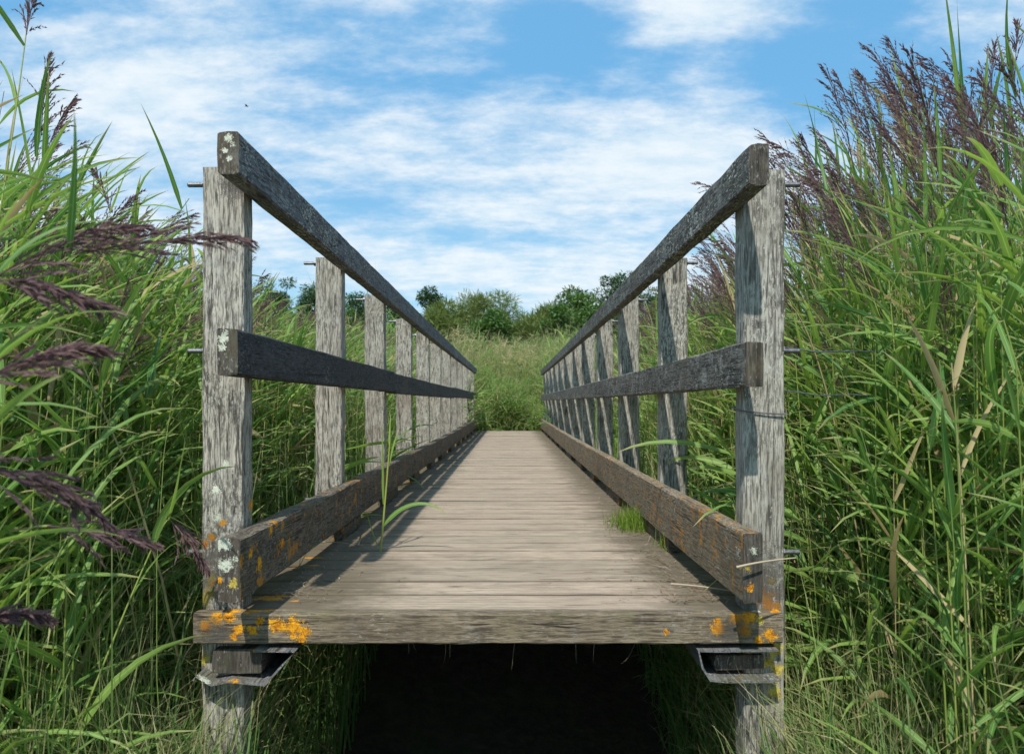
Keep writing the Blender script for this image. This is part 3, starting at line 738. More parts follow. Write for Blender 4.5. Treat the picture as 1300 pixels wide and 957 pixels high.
# --- far end of the bridge: grass wall across the path
CULL[0] = False
r3 = np.random.default_rng(31)
b = Bag()
n = 26000
y = r3.uniform(13.75, 22, n); x = r3.normal(0, 1.9, n)
pathmask = (np.abs(x + .03) < .40) & (y < 14.6)
x, y = x[~pathmask], y[~pathmask]; n = len(x)
hgt = np.interp(y, [13.8, 14.5, 15.5, 17.5, 24], [.30, .65, 1.05, 1.45, 1.55]) * r3.uniform(.6, 1.25, n) * (1 + .25 * (np.abs(x) > .9))
b.add(*ribbon(np.stack([x, y, ground_h(x, y) - .02], 1), r3.uniform(-pi, pi, n), r3.normal(1.2, .32, n), np.abs(r3.normal(1.3, .7, n)), hgt * 1.15, r3.uniform(.009, .022, n), K=5, fold=0, roll=r3.uniform(-1.2, 1.2, n),
              dead=np.clip((r3.uniform(0, 1, n) < .10 + .45 * (y > 17)) * r3.uniform(.5, 1, n), 0, 1), prof='grass', pw=1.8, rng=r3))
tag(b.obj('tall_grass', M['grass']), 'pale and green tall grass closing the path beyond the far end of the bridge', 'grass', kind='stuff')
b = Bag(); n = 42000
y = 13.8 + 8 * r3.uniform(0, 1, n) ** 1.5; x = r3.normal(0, 1.6, n)
su = np.interp(y, [13.8, 14.5, 15.5, 17.5, 22], [.25, .6, 1.0, 1.35, 1.55]) * (1 + .22 * np.sin(x * 3.1 + y * 2.3) + .15 * np.sin(x * 7.3 - y * 4.1)) * (1 + .25 * np.clip(np.abs(x) - .7, 0, 1))
hh = su * (1 - np.abs(r3.normal(0, .22, n)).clip(0, 1))
ok = ~((np.abs(x + .03) < .38) & (y < 14.3)); x, y, hh, su = x[ok], y[ok], hh[ok], su[ok]; n = len(x)
br_ = (np.sin(x * 2.2 + 1.) * np.sin(y * 1.9) > .45) & (y > 15.3)
b.add(*ribbon(np.stack([x, y, ground_h(x, y) + hh], 1), r3.uniform(-pi, pi, n), r3.normal(.7, .6, n), r3.uniform(.2, 1.6, n), r3.uniform(.09, .26, n), r3.uniform(.012, .024, n), K=3, fold=0, roll=r3.uniform(-1, 1, n),
              tone=np.clip(r3.uniform(.1, .9, n) + .3 * (hh / su - .8), 0, 1), dead=np.clip(br_ * r3.uniform(.3, 1., n) + (r3.uniform(0, 1, n) < .12 + .3 * (y > 16)) * .85, 0, 1), prof='leaf', rng=r3))
tag(b.obj('undergrowth', M['grass']), 'bright leafy undergrowth heaped up where the bridge ends', 'undergrowth', kind='stuff')
b3 = (Bag(), Bag(), Bag())
x = np.concatenate([r3.uniform(-1.7, -.66, 120), r3.uniform(.58, 1.6, 120), r3.uniform(-3, 3, 560)]); y = np.concatenate([r3.uniform(12.0, 15.2, 240), r3.uniform(14.6, 24, 560)])
t = np.concatenate([r3.uniform(-.1, .5, 120) + np.clip(y[:120] - 13, 0, 2) * .4, r3.uniform(-.1, .5, 120) + np.clip(y[120:240] - 13, 0, 2) * .35, np.interp(y[240:], [14.6, 16, 19, 24], [-.25, .3, .8, 1.1]) + r3.normal(0, .15, 560)])
SP, HP, az, hs = natural(x, y, t, 1, r3, False); az = r3.uniform(-pi, pi, len(az))
emit(b3, reed_parts(SP, None, az, 8, (r3.uniform(0, 1, len(x)) < .15) * 1., .026, .40, r3, KL=5))
x = np.concatenate([r3.uniform(-3.4, -1.15, 190), r3.uniform(.95, 3.2, 170)]); y = r3.uniform(13.9, 18, 360)
t = np.where(x < 0, r3.uniform(1.0, 2.0, 360) * np.interp(-x, [1.1, 2.], [.6, 1.]), r3.uniform(.8, 1.4, 360)); t = t * np.interp(y, [13.9, 15], [.75, 1.])
SP, HP, az, hs = natural(x, y, t, 1, r3, False); az = r3.uniform(-pi, pi, len(az))
emit(b3, reed_parts(SP, None, az, 10, (r3.uniform(0, 1, len(x)) < .10) * 1., .026, .42, r3, KL=5))
root = b3[0].obj('reeds', M['stem']); b3[1].obj('leaves', M['reed'], root)
tag(root, 'reeds crowding both sides of the path at the far end of the bridge', 'reeds', kind='stuff')

CULL[0] = False
# --- single reeds placed where the photo shows them
r4 = np.random.default_rng(41)
def bez(a, b, c, K):
    s = np.linspace(0, 1, K + 1)[:, None]; return (1 - s) ** 2 * a + 2 * s * (1 - s) * b + s * s * c
def placed(name_label, base, ctrl, neck, tip, nleaf, hl, group=None, ll=None, lw=None, dens=34, wind=0., dead=0., sag=.03, thm=.8, s0=.3, rsd=None):
    if ll is None: ll = .30 if neck[1] < 1.3 else .4
    if lw is None: lw = .012 if neck[1] < 1.3 else .021
    base, ctrl, neck, tip = map(lambda q: np.array(q, float), (base, ctrl, neck, tip))
    SP = bez(base, ctrl, neck, 14)[None]
    if hl:
        mid = (neck + tip) / 2 + np.array([0, 0, sag]); HP = bez(neck, mid, tip, 8)[None]; L = np.array([np.linalg.norm(tip - neck)])
    else: HP = None; L = None
    st, lv, h = reed_parts(SP, HP, np.array([wind]), nleaf, np.array([dead]), lw, ll, r4, hsize=L, dens=dens, s0=s0, th_m=thm, rsd=rsd, hdead=-1.)
    e = empty('reed', tuple(base), name_label, 'reed', group)
    for nm, lst, mt in (('stem', st, 'stem'), ('leaves', lv, 'reed'), ('seed_head', h, 'head')):
        if lst:
            bg = Bag(); [bg.add(*q) for q in lst]; bg.obj(nm, M[mt], e, off=base)
placed('very tall straight reed at the left edge of the photo, its head against the sky', (-1.35, 1.55, .1), at(-20, 480, 1.75), at(33, 45, 1.85), at(48, -12, 1.9), 9, 1, wind=pi, ll=.3, lw=.016)
placed('tall reed with dark spreading head topping the left reed bed', (-1.6, 2.2, .1), at(-10, 450, 2.2), at(52, 172, 2.3), at(60, 78, 2.3), 8, 1, wind=.2)
placed('tall reed whose head nods right below the highest head of the left bed', (-1.55, 2.25, .1), at(10, 420, 2.3), at(60, 190, 2.3), at(92, 128, 2.35), 7, 1, wind=.1)
placed('bent reed with small dark head curling down in the left bed', (-1.5, 2.7, .1), at(120, 250, 2.6), at(140, 270, 2.6), at(118, 215, 2.6), 7, 1, wind=.3)
placed('reed leaning far right with a purple head reaching across the front left post', (-1.05, .75, .35), at(-60, 380, 1.0), at(95, 322, 1.05), at(306, 300, 1.15), 3, 1, wind=0., dens=30, sag=.01, s0=.2)
placed('blurred reed head hanging level at the left edge, just below the post top', (-1.0, .7, .4), at(-90, 420, .85), at(-20, 355, .9), at(135, 392, .95), 3, 1, wind=0., dens=30, sag=.02)
placed('near reed head pointing right at the left edge, beside the top of the post', (-1.1, .8, .4), at(-60, 350, 1.0), at(-5, 352, 1.0), at(175, 288, 1.1), 3, 1, wind=0.)
placed('near reed head sweeping right at the level of the middle rail', (-1.0, .7, .3), at(-80, 520, .85), at(-35, 492, .85), at(128, 445, .9), 3, 1, wind=0.)
placed('drooping purple reed head at the left edge above the large watery stems', (-1.0, .7, .2), at(-90, 600, .85), at(-60, 592, .85), at(135, 662, .95), 3, 1, wind=0., sag=.04)
placed('low purple reed head pointing right towards the base of the left post', (-1.1, .9, .2), at(-40, 640, 1.1), at(60, 668, 1.1), at(192, 690, 1.15), 3, 1, wind=0., sag=.01)
placed('small purple head drooping against the foot of the left front post', (-1.05, 1.5, .1), at(205, 640, 1.75), at(215, 660, 1.75), at(262, 722, 1.78), 4, 1, wind=0., sag=.02)
placed('reed head low at the bottom left corner pointing right', (-1.0, .8, .1), at(-60, 800, .95), at(-50, 800, .95), at(60, 786, 1.0), 2, 1, wind=0.)
for i, (a, b_, y_) in enumerate((((1010, 560), (1020, 178), 3.0), ((1090, 560), (1062, 96), 3.2), ((1150, 520), (1130, 52), 3.1), ((1110, 540), (1090, 95), 3.2), ((1290, 500), (1292, 34), 2.6), ((1240, 520), (1262, 60), 2.9))):
    tipp = at(*b_, y_); nk = at(b_[0] + 28 if i < 4 else b_[0] - 4, b_[1] + 78, y_)
    bs_ = at(a[0] + 60, 515, y_ + .2); bs_[2] = .08
    placed(['reed head nearest the top of the right front post, leaning over it', 'outermost tall head on the left shoulder of the right reed bed', 'highest reed head standing clear of the right reed bed', 'broad feathery head close beside the shoulder of the right reed bed',
            'tall upright head at the top right corner of the photo', 'upright head just left of the top right corner'][i], bs_, at(a[0] + 40, 400, y_ + .1), nk, tipp, 8, 1, wind=pi, dens=34)
# reeds poking through the railings
for lab, bs_, ct, nk, wd in (('leafy reed poking through the right railing between first and second posts', (1.0, 2.6, .2), (.95, 2.6, .9), (.72, 2.55, 1.15), pi),
                             ('second leafy reed leaning in through the right railing near the kerb', (.95, 2.9, .2), (.95, 2.75, .6), (.74, 2.6, .98), pi),
                             ('reed with wide leaves crossing behind the second right post', (1.05, 3.1, .2), (1.0, 3.0, .7), (.80, 2.85, 1.08), pi),
                             ('reed with wide leaves low behind the first right post', (.95, 2.2, .2), (.90, 2.2, .7), (.78, 2.15, 1.02), pi),
                             ('leafy reed leaning in through the left railing by the third post', (-.95, 3.3, .3), (-.9, 3.3, .8), (-.72, 3.35, 1.12), 0.),
                             ('short reed hanging over the left kerb beyond the second post', (-.9, 4.6, .5), (-.85, 4.6, .9), (-.68, 4.6, 1.1), 0.),
                             ('reed draped over the far end of the left railing', (-.95, 11.2, .5), (-.8, 11.2, 1.3), (-.66, 11.2, 1.55), 0.),
                             ('second reed draped over the far end of the left railing', (-.95, 12.4, .5), (-.8, 12.4, 1.3), (-.6, 12.4, 1.45), 0.),
                             ('reed spilling onto the deck at the far right kerb', (.85, 11.2, .5), (.75, 11.2, 1.0), (.55, 11.1, 1.05), pi),
                             ('reed spilling through the far right railing above the kerb', (.9, 11.9, .5), (.8, 11.9, 1.0), (.55, 11.9, 1.25), pi)):
    placed(lab, bs_, ct, nk, nk, 11, 0, wind=wd, ll=.38, lw=.026, thm=.45, s0=.35, rsd=1.2)
# dead straw stalks that stand out
placed('dead pale straw stalk hanging beside the right front post', (1.0, 2.0, .2), at(1060, 420, 2.0), at(1000, 385, 1.95), at(985, 350, 1.95), 2, 1, dead=1., wind=pi, dens=10)

# --- green shoot growing out of the deck
e = empty('reed_shoot', tuple(at(483, 700, 2.63)), 'single bright green reed shoot growing up between deck planks by the left kerb', 'reed shoot')
b0 = at(483, 700, 2.63)
SP = bez(b0, at(489, 640, 2.63), at(495, 560, 2.63), 10)[None]
bg = Bag(); bg.add(*tube(SP, np.linspace(.0042, .0025, 11)[None], 6, np.array([.9]))); bg.obj('stem', M['stem'], e, off=b0)
bb = np.array([at(487, 640, 2.63), at(486, 668, 2.63), at(480, 694, 2.63), at(491, 600, 2.63), at(494, 565, 2.63)])
bg = Bag(); bg.add(*ribbon(bb, np.array([1.9, -.15, pi - .2, .5, 1.4]), np.array([1.5, .95, 1.2, 1.35, 1.45]), np.array([.1, 1.75, -.1, .15, .1]), np.array([.28, .26, .14, .16, .11]), np.array([.012, .022, .009, .010, .008]), K=12, tone=np.array([.8, .35, .6, .8, .9]), roll=np.array([.4, 1.0, 1.0, .9, .3]), fold=.15, rng=r4))
bg.obj('leaves', M['reed'], e, off=b0)
# thin blades by the left kerb
b0 = at(377, 722, 2.30); e = empty('grass_sprig', tuple(b0), 'thin grass blades leaning against the left kerb', 'grass')
bg = Bag(); bg.add(*ribbon(np.tile(b0, (5, 1)) + r4.normal(0, .006, (5, 3)) * [1, 1, 0], np.array([.2, .05, -.1, .4, -.5]), np.array([1.25, 1.15, 1.3, 1.0, 1.05]), np.array([.1, .2, .0, .5, .3]), np.array([.27, .24, .22, .14, .12]), np.array([.004, .003, .0045, .003, .003]), K=8, fold=0, dead=np.array([.0, .9, .2, .9, .2]), prof='grass', rng=r4))
bg.obj('blades', M['grass'], e, off=b0)
# moss-grass tufts by the right kerb
for lab, p, n, rd, hh in (('bright green grass tuft on the deck beside the right kerb', at(806, 668, 3.15), 900, .060, .095), ('smaller thin grass tuft on the deck nearer the camera by the right kerb', at(856, 692, 2.72), 260, .04, .07)):
    p[2] = CZ - .487
    e = empty('grass_tuft', tuple(p), lab, 'grass tuft')
    q = r4.normal(0, 1, (n, 2)) * rd * np.array([.7, 1.3]); base = np.stack([p[0] + q[:, 0], p[1] + q[:, 1], np.full(n, p[2] - .003)], 1)
    bg = Bag(); bg.add(*ribbon(base, r4.uniform(-pi, pi, n), r4.normal(1.3, .2, n), r4.uniform(.2, 1.2, n), hh * r4.uniform(.5, 1.2, n), np.full(n, .0022), K=4, fold=0, prof='grass', dead=(r4.uniform(0, 1, n) < .1) * 1., rng=r4))
    bg.obj('blades', M['lush'], e, off=p)
# dry stalks lying on the deck
def stalk(lab, pts, r, dead=1.):
    pts = np.array(pts); b0 = pts[0]; P = bez(pts[0], pts[1], pts[2], 10)[None]
    bg = Bag(); bg.add(*tube(P, np.linspace(r, r * .5, 11)[None], 5, np.array([.3]), np.array([dead])))
    o = bg.obj('dry_stalk', M['litter'], None, off=b0); o.location = tuple(b0); tag(o, lab, 'dry stalk')
DZ = CZ - .487 + .004
def dk(px, py, up=0.):      # point on the deck under that sight line
    y = .483 / ((py - 515) / FP); return np.array([(px - 649) / FP * y, y, DZ + up])
stalk('pale dry reed stalk lying on the deck by the near right kerb', [dk(852, 741), dk(890, 746, .006), dk(936, 752, .002)], .0028)
stalk('short curved twig on the deck beside the grass tuft', [dk(768, 662), dk(780, 660, .006), dk(782, 650, .004)], .0022, .6)
stalk('thin dark twig lying on the deck left of the near right kerb', [dk(820, 706), dk(836, 708, .01), dk(848, 719, .002)], .0018, .0)
stalk('pale straw propped against the near end of the left kerb', [dk(318, 757), dk(326, 748, .01), dk(338, 740, .02)], .0026)
stalk('pair of pale broken straws beside the green shoot', [dk(455, 692), dk(457, 690, .02), dk(459, 694, .045)], .0035)
stalk('long thin straw bridging the left kerb and the deck', [dk(385, 695, .02), dk(430, 692, .015), dk(462, 694, .004)], .0014)
# straw across the right kerb end
stalk('bleached straw resting across the near end of the right kerb', [at(935, 720, 1.72), at(965, 712, 1.72), at(1010, 708, 1.75)], .003)

# leaf litter gathered along the kerbs
r5 = np.random.default_rng(53)
n = 5200
y = 1.95 + r5.uniform(0, 1, n) ** 1.5 * 11; sd = np.where(r5.uniform(0, 1, n) < .62, 1, -1)
e_ = np.abs(r5.normal(0, .095, n)) * np.where(y < 4.5, 1.35, .8); x = np.where(sd > 0, .545 - e_, -.63 + e_ * .8)
bg = Bag(); bg.add(*ribbon(np.stack([x, y, np.full(n, DZ - .001) + np.array([rise(q) for q in y]) + r5.uniform(0, .004, n)], 1), r5.uniform(-pi, pi, n), r5.uniform(-.05, .35, n), r5.uniform(.0, .5, n), r5.uniform(.006, .035, n) * (1 + (r5.uniform(0, 1, n) < .05) * 1.5), r5.uniform(.0012, .005, n), K=2, fold=0, dead=(r5.uniform(0, 1, n) < .25) * r5.uniform(0, 1, n), prof='leaf', rng=r5))
tag(bg.obj('leaf_litter', M['litter']), 'brown plant litter and crumbs gathered along the foot of the kerbs', 'litter', kind='stuff')
# rootlets hanging in the dark under the front board
n = 26
x = r5.uniform(-.5, .42, n); bg = Bag()
bg.add(*ribbon(np.stack([x, r5.uniform(1.88, 1.93, n), np.full(n, CZ - .553)], 1), r5.uniform(-pi, pi, n), np.full(n, -1.4), r5.normal(0, .6, n), r5.uniform(.015, .09, n), np.full(n, .0013), K=4, fold=0, dead=np.ones(n) * .8, prof='grass', rng=r5))
tag(bg.obj('hanging_rootlets', M['litter']), 'fine dry rootlets hanging under the front edge of the deck', 'rootlets', kind='stuff')

# reddish dock plant in the right bank
p = np.array([.98, 2.25, .1]); e = empty('dock_plant', tuple(p), 'rust red dock stem with dried seeds low in the grass right of the bridge', 'plant')
P_ = bez(p, p + [-.02, 0, .5], at(1078, 645, 2.3), 8)[None]
bg = Bag(); bg.add(*tube(P_, np.linspace(.004, .002, 9)[None], 5, np.array([.5]))); bg.obj('stem', M['dock'], e, off=p)
n = 160; s_ = r5.uniform(.5, 1, n); q, d = sample(P_, np.zeros(n, int), s_)
bg = Bag(); bg.add(*ribbon(q + r5.normal(0, .008, (n, 3)), r5.uniform(-pi, pi, n), r5.normal(.6, .5, n), np.zeros(n), np.full(n, .016), np.full(n, .008), K=2, fold=0, prof='leaf', rng=r5)); bg.obj('seeds', M['dock'], e, off=p)

# ------------------------------------------------------------------ wires
def wire(lab, pts, r, name='fence_wire', mat='wire'):
    P = np.array(pts)[None]; b0 = P[0, 0].copy()
    bg = Bag(); bg.add(*tube(P, np.full((1, P.shape[1]), r), 6)); o = bg.obj(name, M[mat], None, off=b0); o.location = tuple(b0)
    tag(o, lab, 'wire')
def sagw(a, b, s, n=24):
    t = np.linspace(0, 1, n)[:, None]; P = np.array(a) * (1 - t) + np.array(b) * t; P[:, 2] -= (4 * s * t * (1 - t))[:, 0]; P[:, 2] += np.random.default_rng(3).normal(0, .002, n); return P
wire('upper thin fence wire running right from the front post into the reeds', sagw((.66, 1.93, CZ + .14), (3.0, 2.6, CZ + .22), .03), .0016)
wire('lower thin fence wire running right from the front post into the reeds', sagw((.66, 1.93, CZ + .035), (3.0, 2.6, CZ + .02), .02), .0016)
c_ = (.6075, 1.927); a_, b__ = .0525, .0395
loop = [(.553, 1.8865, .0), (.607, 1.8845, -.006), (.662, 1.886, -.008), (.664, 1.93, -.004), (.662, 1.968, .002), (.607, 1.970, .01), (.552, 1.968, .008), (.5515, 1.93, .004), (.553, 1.8865, .0)]
lp = []
for i in range(8):
    for t in np.linspace(0, 1, 6)[:-1]: lp.append(np.array(loop[i]) * (1 - t) + np.array(loop[i + 1]) * t)
lp = np.array(lp + [np.array(loop[-1])]); lp[:, 2] += CZ - .012
wire('dark wire wrapped once round the right front post below the middle rail', lp, .0018, 'wire_loop', 'bolt')

# ------------------------------------------------------------------ trees
def tree(name, label, px, py_top, dist, width, kind, seed, group=None, base_frac=.25, leaf=.18, n=6500, clumps=60):
    n = int(n * 1.9)
    rg = np.random.default_rng(seed)
    top = CZ + (515 - py_top) / FP * dist; x = (px - 649) / FP * dist; g0 = .75
    H = top - g0; Wd = width / FP * dist / 2
    e = empty(name, (x, dist, g0), label, 'bush' if 'bush' in name else 'tree', group)
    base = np.array([x, dist, g0])
    # clumps
    c = rg.normal(0, 1, (clumps, 3)); c /= np.linalg.norm(c, axis=1, keepdims=True); c *= rg.uniform(.35, 1., (clumps, 1)) ** .6
    cz0 = g0 + H * (base_frac + 1) / 2; rz = H * (1 - base_frac) / 2
    cr = rg.uniform(.16, .34, clumps) * min(Wd, rz) * 1.15
    cc = np.stack([x + c[:, 0] * (Wd - cr * .6), dist + c[:, 1] * (Wd * .8), cz0 + c[:, 2] * (rz - cr * .5)], 1)
    # trunk and limbs
    bg = Bag(); r0 = .035 * H
    K = 9
    stems = 1 if kind != 'leaf_willow' else 4
    T = []
    for s in range(stems):
        o = rg.normal(0, .25, 2) * (stems > 1)
        T.append(bez(base + [o[0], o[1], -.1], base + [o[0] * 2, o[1] * 2, H * .4], np.array([x + o[0] * 4 + rg.normal(0, .1) * Wd, dist, g0 + H * .8]), K))
    T = np.array(T); bg.add(*tube(T, np.linspace(r0, r0 * .2, K + 1)[None] / stems ** .5 * np.ones((stems, 1)), 8))
    LB = []
    for k in range(clumps):
        s = rg.uniform(.35, .9); q, _ = sample(T, np.array([k % stems]), np.array([s])); q = q[0]
        LB.append(bez(q, (q + cc[k]) / 2 + [0, 0, .08 * H], cc[k], 5))
    LB = np.array(LB); bg.add(*tube(LB, np.linspace(r0 * .25, r0 * .05, 6)[None] * np.ones((clumps, 1)), 5))
    bg.obj('trunk', M['bark'], e, off=base)
    # leaves
    k = rg.integers(0, clumps, n); d = rg.normal(0, 1, (n, 3)); d /= np.linalg.norm(d, axis=1, keepdims=True)
    rr = cr[k] * rg.uniform(.3, 1.25, n) ** .7
    pos = cc[k] + d * rr[:, None] * np.array([1.15, 1.15, .8])
    tn = np.clip(rg.uniform(0, 1, clumps)[k] * .5 + rg.uniform(0, .5, n), 0, 1)
    bg = Bag()
    az = np.arctan2(d[:, 1], d[:, 0]) + rg.normal(0, .8, n); th = np.arcsin(d[:, 2]) * .6 + rg.normal(0, .5, n) + (.3 if kind == 'leaf_willow' else 0)
    ln = leaf * rg.uniform(.7, 1.5, n) * (1.7 if kind == 'leaf_willow' else 1); wd = leaf * rg.uniform(.5, .9, n) * (.5 if kind == 'leaf_willow' else 1)
    bg.add(*ribbon(pos, az, th, rg.uniform(0, .7, n), ln, wd, K=2, fold=0, tone=tn, prof='leaf', roll=rg.uniform(-1, 1, n), dead=(rg.uniform(0, 1, n) < .04) * .6, rng=rg))
    bg.obj('crown', M[kind], e, off=base)
tree('tree', 'dark green broad tree seen between the first two left posts', 352, 347, 60, 66, 'leaf_dark', 1)
tree('tree', 'dark tree at the left seen just behind the second left post', 400, 352, 62, 60, 'leaf_dark', 2)
tree('tree', 'dark tree crown seen under the left top rail between second and third posts', 455, 368, 62, 60, 'leaf_dark', 3)
tree('tree', 'dark open-crowned tree standing alone just right of the left top rail', 543, 358, 56, 56, 'leaf_dark', 4, base_frac=.4, clumps=26, n=3600)
tree('willow_bush', 'olive willow bush left of centre beside the lone dark tree', 528, 390, 40, 84, 'leaf_mid', 5, base_frac=.05)
tree('willow_bush', 'tallest olive willow bush rising left of the bridge axis', 596, 368, 42, 96, 'leaf_willow', 6, base_frac=.05, n=8000)
tree('willow_bush', 'olive willow bush in the middle of the skyline beyond the bridge', 648, 370, 44, 92, 'leaf_willow', 7, base_frac=.05, n=8000)
tree('willow_bush', 'low wispy willow bush in the dip of the skyline left of the round tree', 692, 380, 44, 84, 'leaf_willow', 8, base_frac=.05, n=6000)
tree('tree', 'rounded mid green tree near the upper end of the right top rail', 738, 359, 46, 84, 'leaf_mid', 9, base_frac=.1, n=8500)
tree('tree', 'darker tree rising highest behind the right top rail', 790, 335, 54, 76, 'leaf_dark', 10, base_frac=.2, n=7500)
tree('tree', 'dark tree showing between the second and third right posts', 835, 356, 54, 56, 'leaf_dark', 11, base_frac=.1)
tree('willow_bush', 'green bush seen beside the first right post over the reeds', 925, 352, 26, 90, 'leaf_mid', 12, base_frac=.05, leaf=.10, n=9000)
tree('willow_bush', 'green bush low behind the reeds between right posts', 868, 378, 34, 70, 'leaf_willow', 13, base_frac=.05)
tree('willow_bush', 'low olive bush under the left top rail', 480, 402, 44, 70, 'leaf_willow', 14, base_frac=.05)
tree('willow_bush', 'low green bush behind the reeds between the first left posts', 370, 392, 44, 90, 'leaf_mid', 15, base_frac=.05)
for i, (lb, px, pt, dd, wd, kd) in enumerate((
    ('olive bush closing the gap just right of the left top rail', 560, 382, 32, 74, 'leaf_willow'),
    ('small yellow green bush in front of the tall olive willow', 625, 396, 30, 80, 'leaf_mid'),
    ('olive bush filling the skyline right of the middle willow', 672, 390, 31, 80, 'leaf_willow'),
    ('green bush at the foot of the rounded tree', 712, 388, 30, 70, 'leaf_mid'),
    ('green bush under the right top rail beside the rounded tree', 762, 384, 32, 70, 'leaf_mid'),
    ('green bush showing between the second and third right posts', 842, 378, 30, 60, 'leaf_willow'),
    ('dark green bush low between the first and second left posts', 338, 368, 50, 70, 'leaf_dark'),
    ('mid green bush just right of the second left post', 442, 378, 50, 60, 'leaf_mid'),
    ('dark bush behind the third left post', 498, 384, 52, 52, 'leaf_dark'),
    ('dark green bush behind the reeds left of the front left post', 215, 352, 48, 110, 'leaf_dark'))):
    tree('willow_bush' if kd == 'leaf_willow' else 'bush', lb, px, pt, dd, wd, kd, 100 + i, base_frac=.03, n=5500)
# rust-tinged tall herbs right of centre
r6 = np.random.default_rng(61)
n = 5000; y = r6.uniform(25, 36, n); x = .10 * y * .9 + r6.normal(0, 1.3, n) + .5
bg = Bag(); bg.add(*ribbon(np.stack([x, y, np.full(n, .6)], 1), r6.uniform(-pi, pi, n), r6.normal(1.4, .15, n), r6.uniform(.1, .7, n), r6.uniform(1.8, 3.1, n), r6.uniform(.012, .03, n), K=4, fold=0, prof='grass', dead=np.zeros(n), rng=r6))
tag(bg.obj('rusty_weeds', leaf_mat('rusty_herb', (.15, .12, .05), (.24, .15, .075), (.3, .2, .1))), 'rust tinged tall weeds in front of the rounded tree', 'weeds', kind='stuff')

# ------------------------------------------------------------------ bird
p = at(313, 135, 30.); v = []; f = []
rings = [(-.16, .004), (-.08, .03), (0, .042), (.08, .035), (.13, .02), (.17, .003)]
for (a, rr) in rings:
    for i in range(8): v.append((a, rr * cos(i * pi / 4), rr * sin(i * pi / 4)))
for k in range(5):
    for i in range(8): f.append((k * 8 + i, k * 8 + (i + 1) % 8, (k + 1) * 8 + (i + 1) % 8, (k + 1) * 8 + i))
bd = link('bird', mesh('bird', v, f, smooth=True), M['bird']); bd.location = tuple(p); bd.scale = (.5, .5, .5)
tag(bd, 'tiny dark bird flying high in the sky over the left railing', 'bird')
for s in (-1, 1):
    w = [(.06, 0, .01), (.05, s * .15, .07), (-.03, s * .33, .03), (-.05, s * .14, .055), (-.05, 0, .008)]
    v2 = w + [(q[0], q[1], q[2] + .008) for q in w]
    ff = [(0, 1, 2, 3, 4), (9, 8, 7, 6, 5)] + [(i, (i + 1) % 5, 5 + (i + 1) % 5, 5 + i) for i in range(5)]
    o = link('wing', mesh('wing', v2, ff), M['bird']); o.parent = bd

# ------------------------------------------------------------------ sky, sun, camera
SUN = np.array([-.17, -.73, 1.]); SUN /= np.linalg.norm(SUN)
el = math.asin(SUN[2]); azs = math.atan2(SUN[0], SUN[1])       # clockwise from +Y
w = bpy.data.worlds.new('World'); bpy.context.scene.world = w; w.use_nodes = True
t = w.node_tree; t.nodes.clear()
class WT(NT):
    def __init__(s): s.t = t
W = WT()
tcw = W.n('ShaderNodeTexCoord').outputs['Generated']
sky = W.n('ShaderNodeTexSky', {'sky_type': 'NISHITA', 'sun_disc': False, 'sun_elevation': el, 'sun_rotation': azs, 'air_density': 1.0, 'dust_density': .6, 'ozone_density': 2.2}).outputs[0]
s3 = W.n('ShaderNodeSeparateXYZ', None, Vector=tcw)
zz = W.math('ADD', W.math('MAXIMUM', s3.outputs[2], 0.), .26)
u = W.math('DIVIDE', s3.outputs[0], zz); vv = W.math('DIVIDE', s3.outputs[1], zz)
cv = W.n('ShaderNodeCombineXYZ', None, X=u, Y=vv, Z=0.).outputs[0]
def WN(scale, sc, off, detail=7, rough=.55, dist=0.): return W.noise(W.scl(cv, sc, off), scale, detail, rough, dist)
n1 = WN(1.7, (.85, 1.35, 1), (3.1, 7.7, 0), 9, .60, .0)
n2 = WN(9., (.9, 1.5, 1), (1.3, 2.2, 0), 7, .66, .0)
n3 = WN(.42, (1, 1.2, 1), (5.2, 1.4, 0), 2, .5)
def blob(px, py, rx, ry):      # cloud bank / clear patch towards a compass direction
    d = np.array([(px - 649) / FP, 1., (515 - py) / FP])
    U = W.math('DIVIDE', s3.outputs[0], W.math('MAXIMUM', s3.outputs[1], .05)); Vv = W.math('DIVIDE', s3.outputs[2], W.math('MAXIMUM', s3.outputs[1], .05))
    a = W.math('DIVIDE', W.math('SUBTRACT', U, float(d[0])), rx / FP); b = W.math('DIVIDE', W.math('SUBTRACT', Vv, float(d[2])), ry / FP)
    q = W.math('ADD', W.math('MULTIPLY', a, a), W.math('MULTIPLY', b, b))
    return W.math('EXPONENT', W.math('MULTIPLY', q, -1.))
cov = W.math('ADD', W.math('MULTIPLY', n1, .60), W.math('ADD', W.math('MULTIPLY', n2, .26), W.math('MULTIPLY', n3, .14)))
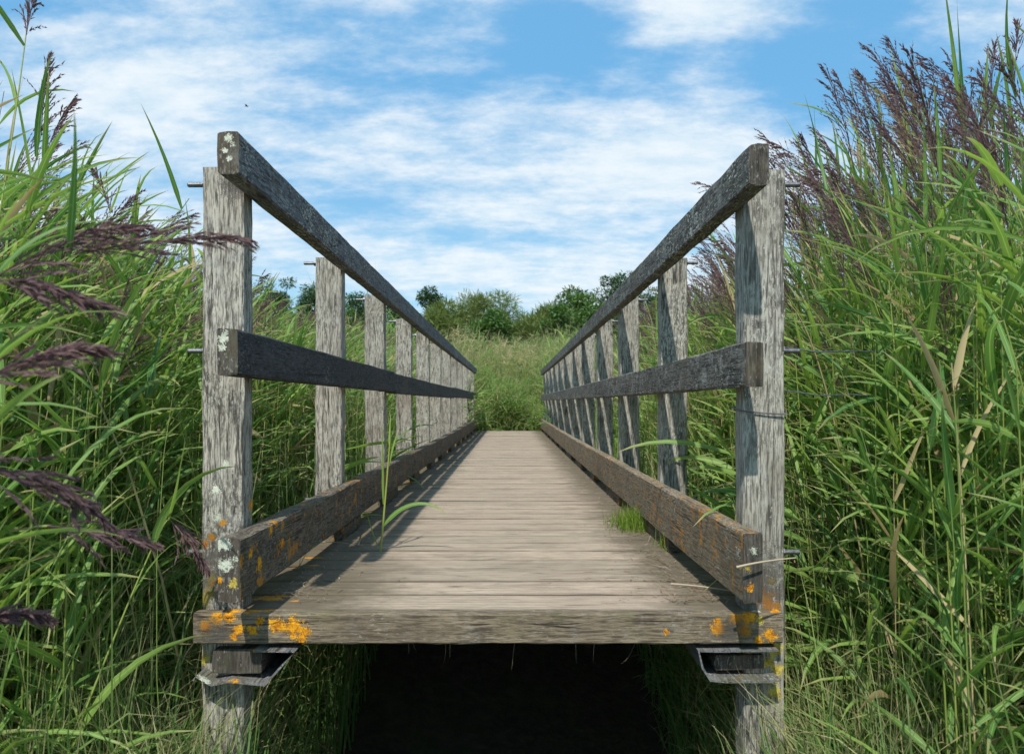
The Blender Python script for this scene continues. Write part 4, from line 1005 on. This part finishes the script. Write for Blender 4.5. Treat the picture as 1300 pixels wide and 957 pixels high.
for (px, py, rx, ry, a) in ((900, 15, 95, 34, .13), (830, 45, 50, 14, .07), (1060, 115, 130, 38, -.14), (1180, 70, 100, 30, -.04), (1110, 10, 95, 34, -.20), (1000, 60, 60, 25, -.06), (720, 30, 90, 40, -.09), (60, 5, 110, 22, -.10), (430, 15, 160, 14, -.05), (200, 130, 210, 60, .09), (700, 245, 230, 60, .09), (950, 210, 200, 70, .09), (420, 260, 100, 22, -.07), (620, 300, 120, 14, -.04),
                            (620, 340, 260, 24, .03), (150, 270, 130, 30, .05), (860, 310, 90, 14, -.03), (450, 60, 120, 22, .05)):
    cov = W.math('ADD', cov, W.math('MULTIPLY', blob(px, py, rx, ry), a))
mask = W.ramp(cov, .41, .64)
mask = W.math('MULTIPLY', mask, .92)
hz = W.math('SUBTRACT', 1., W.ramp(s3.outputs[2], .0, .36))
skyc = W.mix(.8, W.mix(1.0, sky, (.86, 1.22, 1.22), 'MULTIPLY'), W.mix(hz, (1.15, 3.1, 5.35), (3.0, 4.7, 5.8)))
cl = W.mix(W.ramp(n2, .3, .7), (4.5, 5.5, 6.2), (5.9, 6.3, 6.6))
c = W.mix(mask, skyc, cl)
bgn = W.n('ShaderNodeBackground', None, Color=c, Strength=.135)
ow = t.nodes.new('ShaderNodeOutputWorld'); t.links.new(bgn.outputs[0], ow.inputs[0])

sl = bpy.data.lights.new('sun', 'SUN'); sl.energy = 4.0; sl.angle = radians(.8); sl.color = (1, .955, .88)
so = bpy.data.objects.new('sun', sl); C.objects.link(so)
from mathutils import Vector
so.rotation_euler = Vector(tuple(-SUN)).to_track_quat('-Z', 'Y').to_euler(); so.location = (-5, -20, 30)

cam = bpy.data.cameras.new('camera'); cam.sensor_width = 36; cam.lens = 36 * FP / 1300
cam.shift_x = .0008; cam.shift_y = 36.5 / 1300; cam.clip_start = .05; cam.clip_end = 2000
cam.dof.use_dof = True; cam.dof.focus_distance = 2.6; cam.dof.aperture_fstop = 7.0
co = bpy.data.objects.new('camera', cam); C.objects.link(co); co.location = (0, 0, CZ); co.rotation_euler = (pi / 2, 0, 0)
sc = bpy.context.scene; sc.camera = co
sc.view_settings.view_transform = 'Standard'; sc.view_settings.look = 'None'; sc.view_settings.exposure = .2; sc.view_settings.gamma = 1
sc.cycles.max_bounces = 8; sc.cycles.transparent_max_bounces = 8; sc.cycles.use_denoising = True
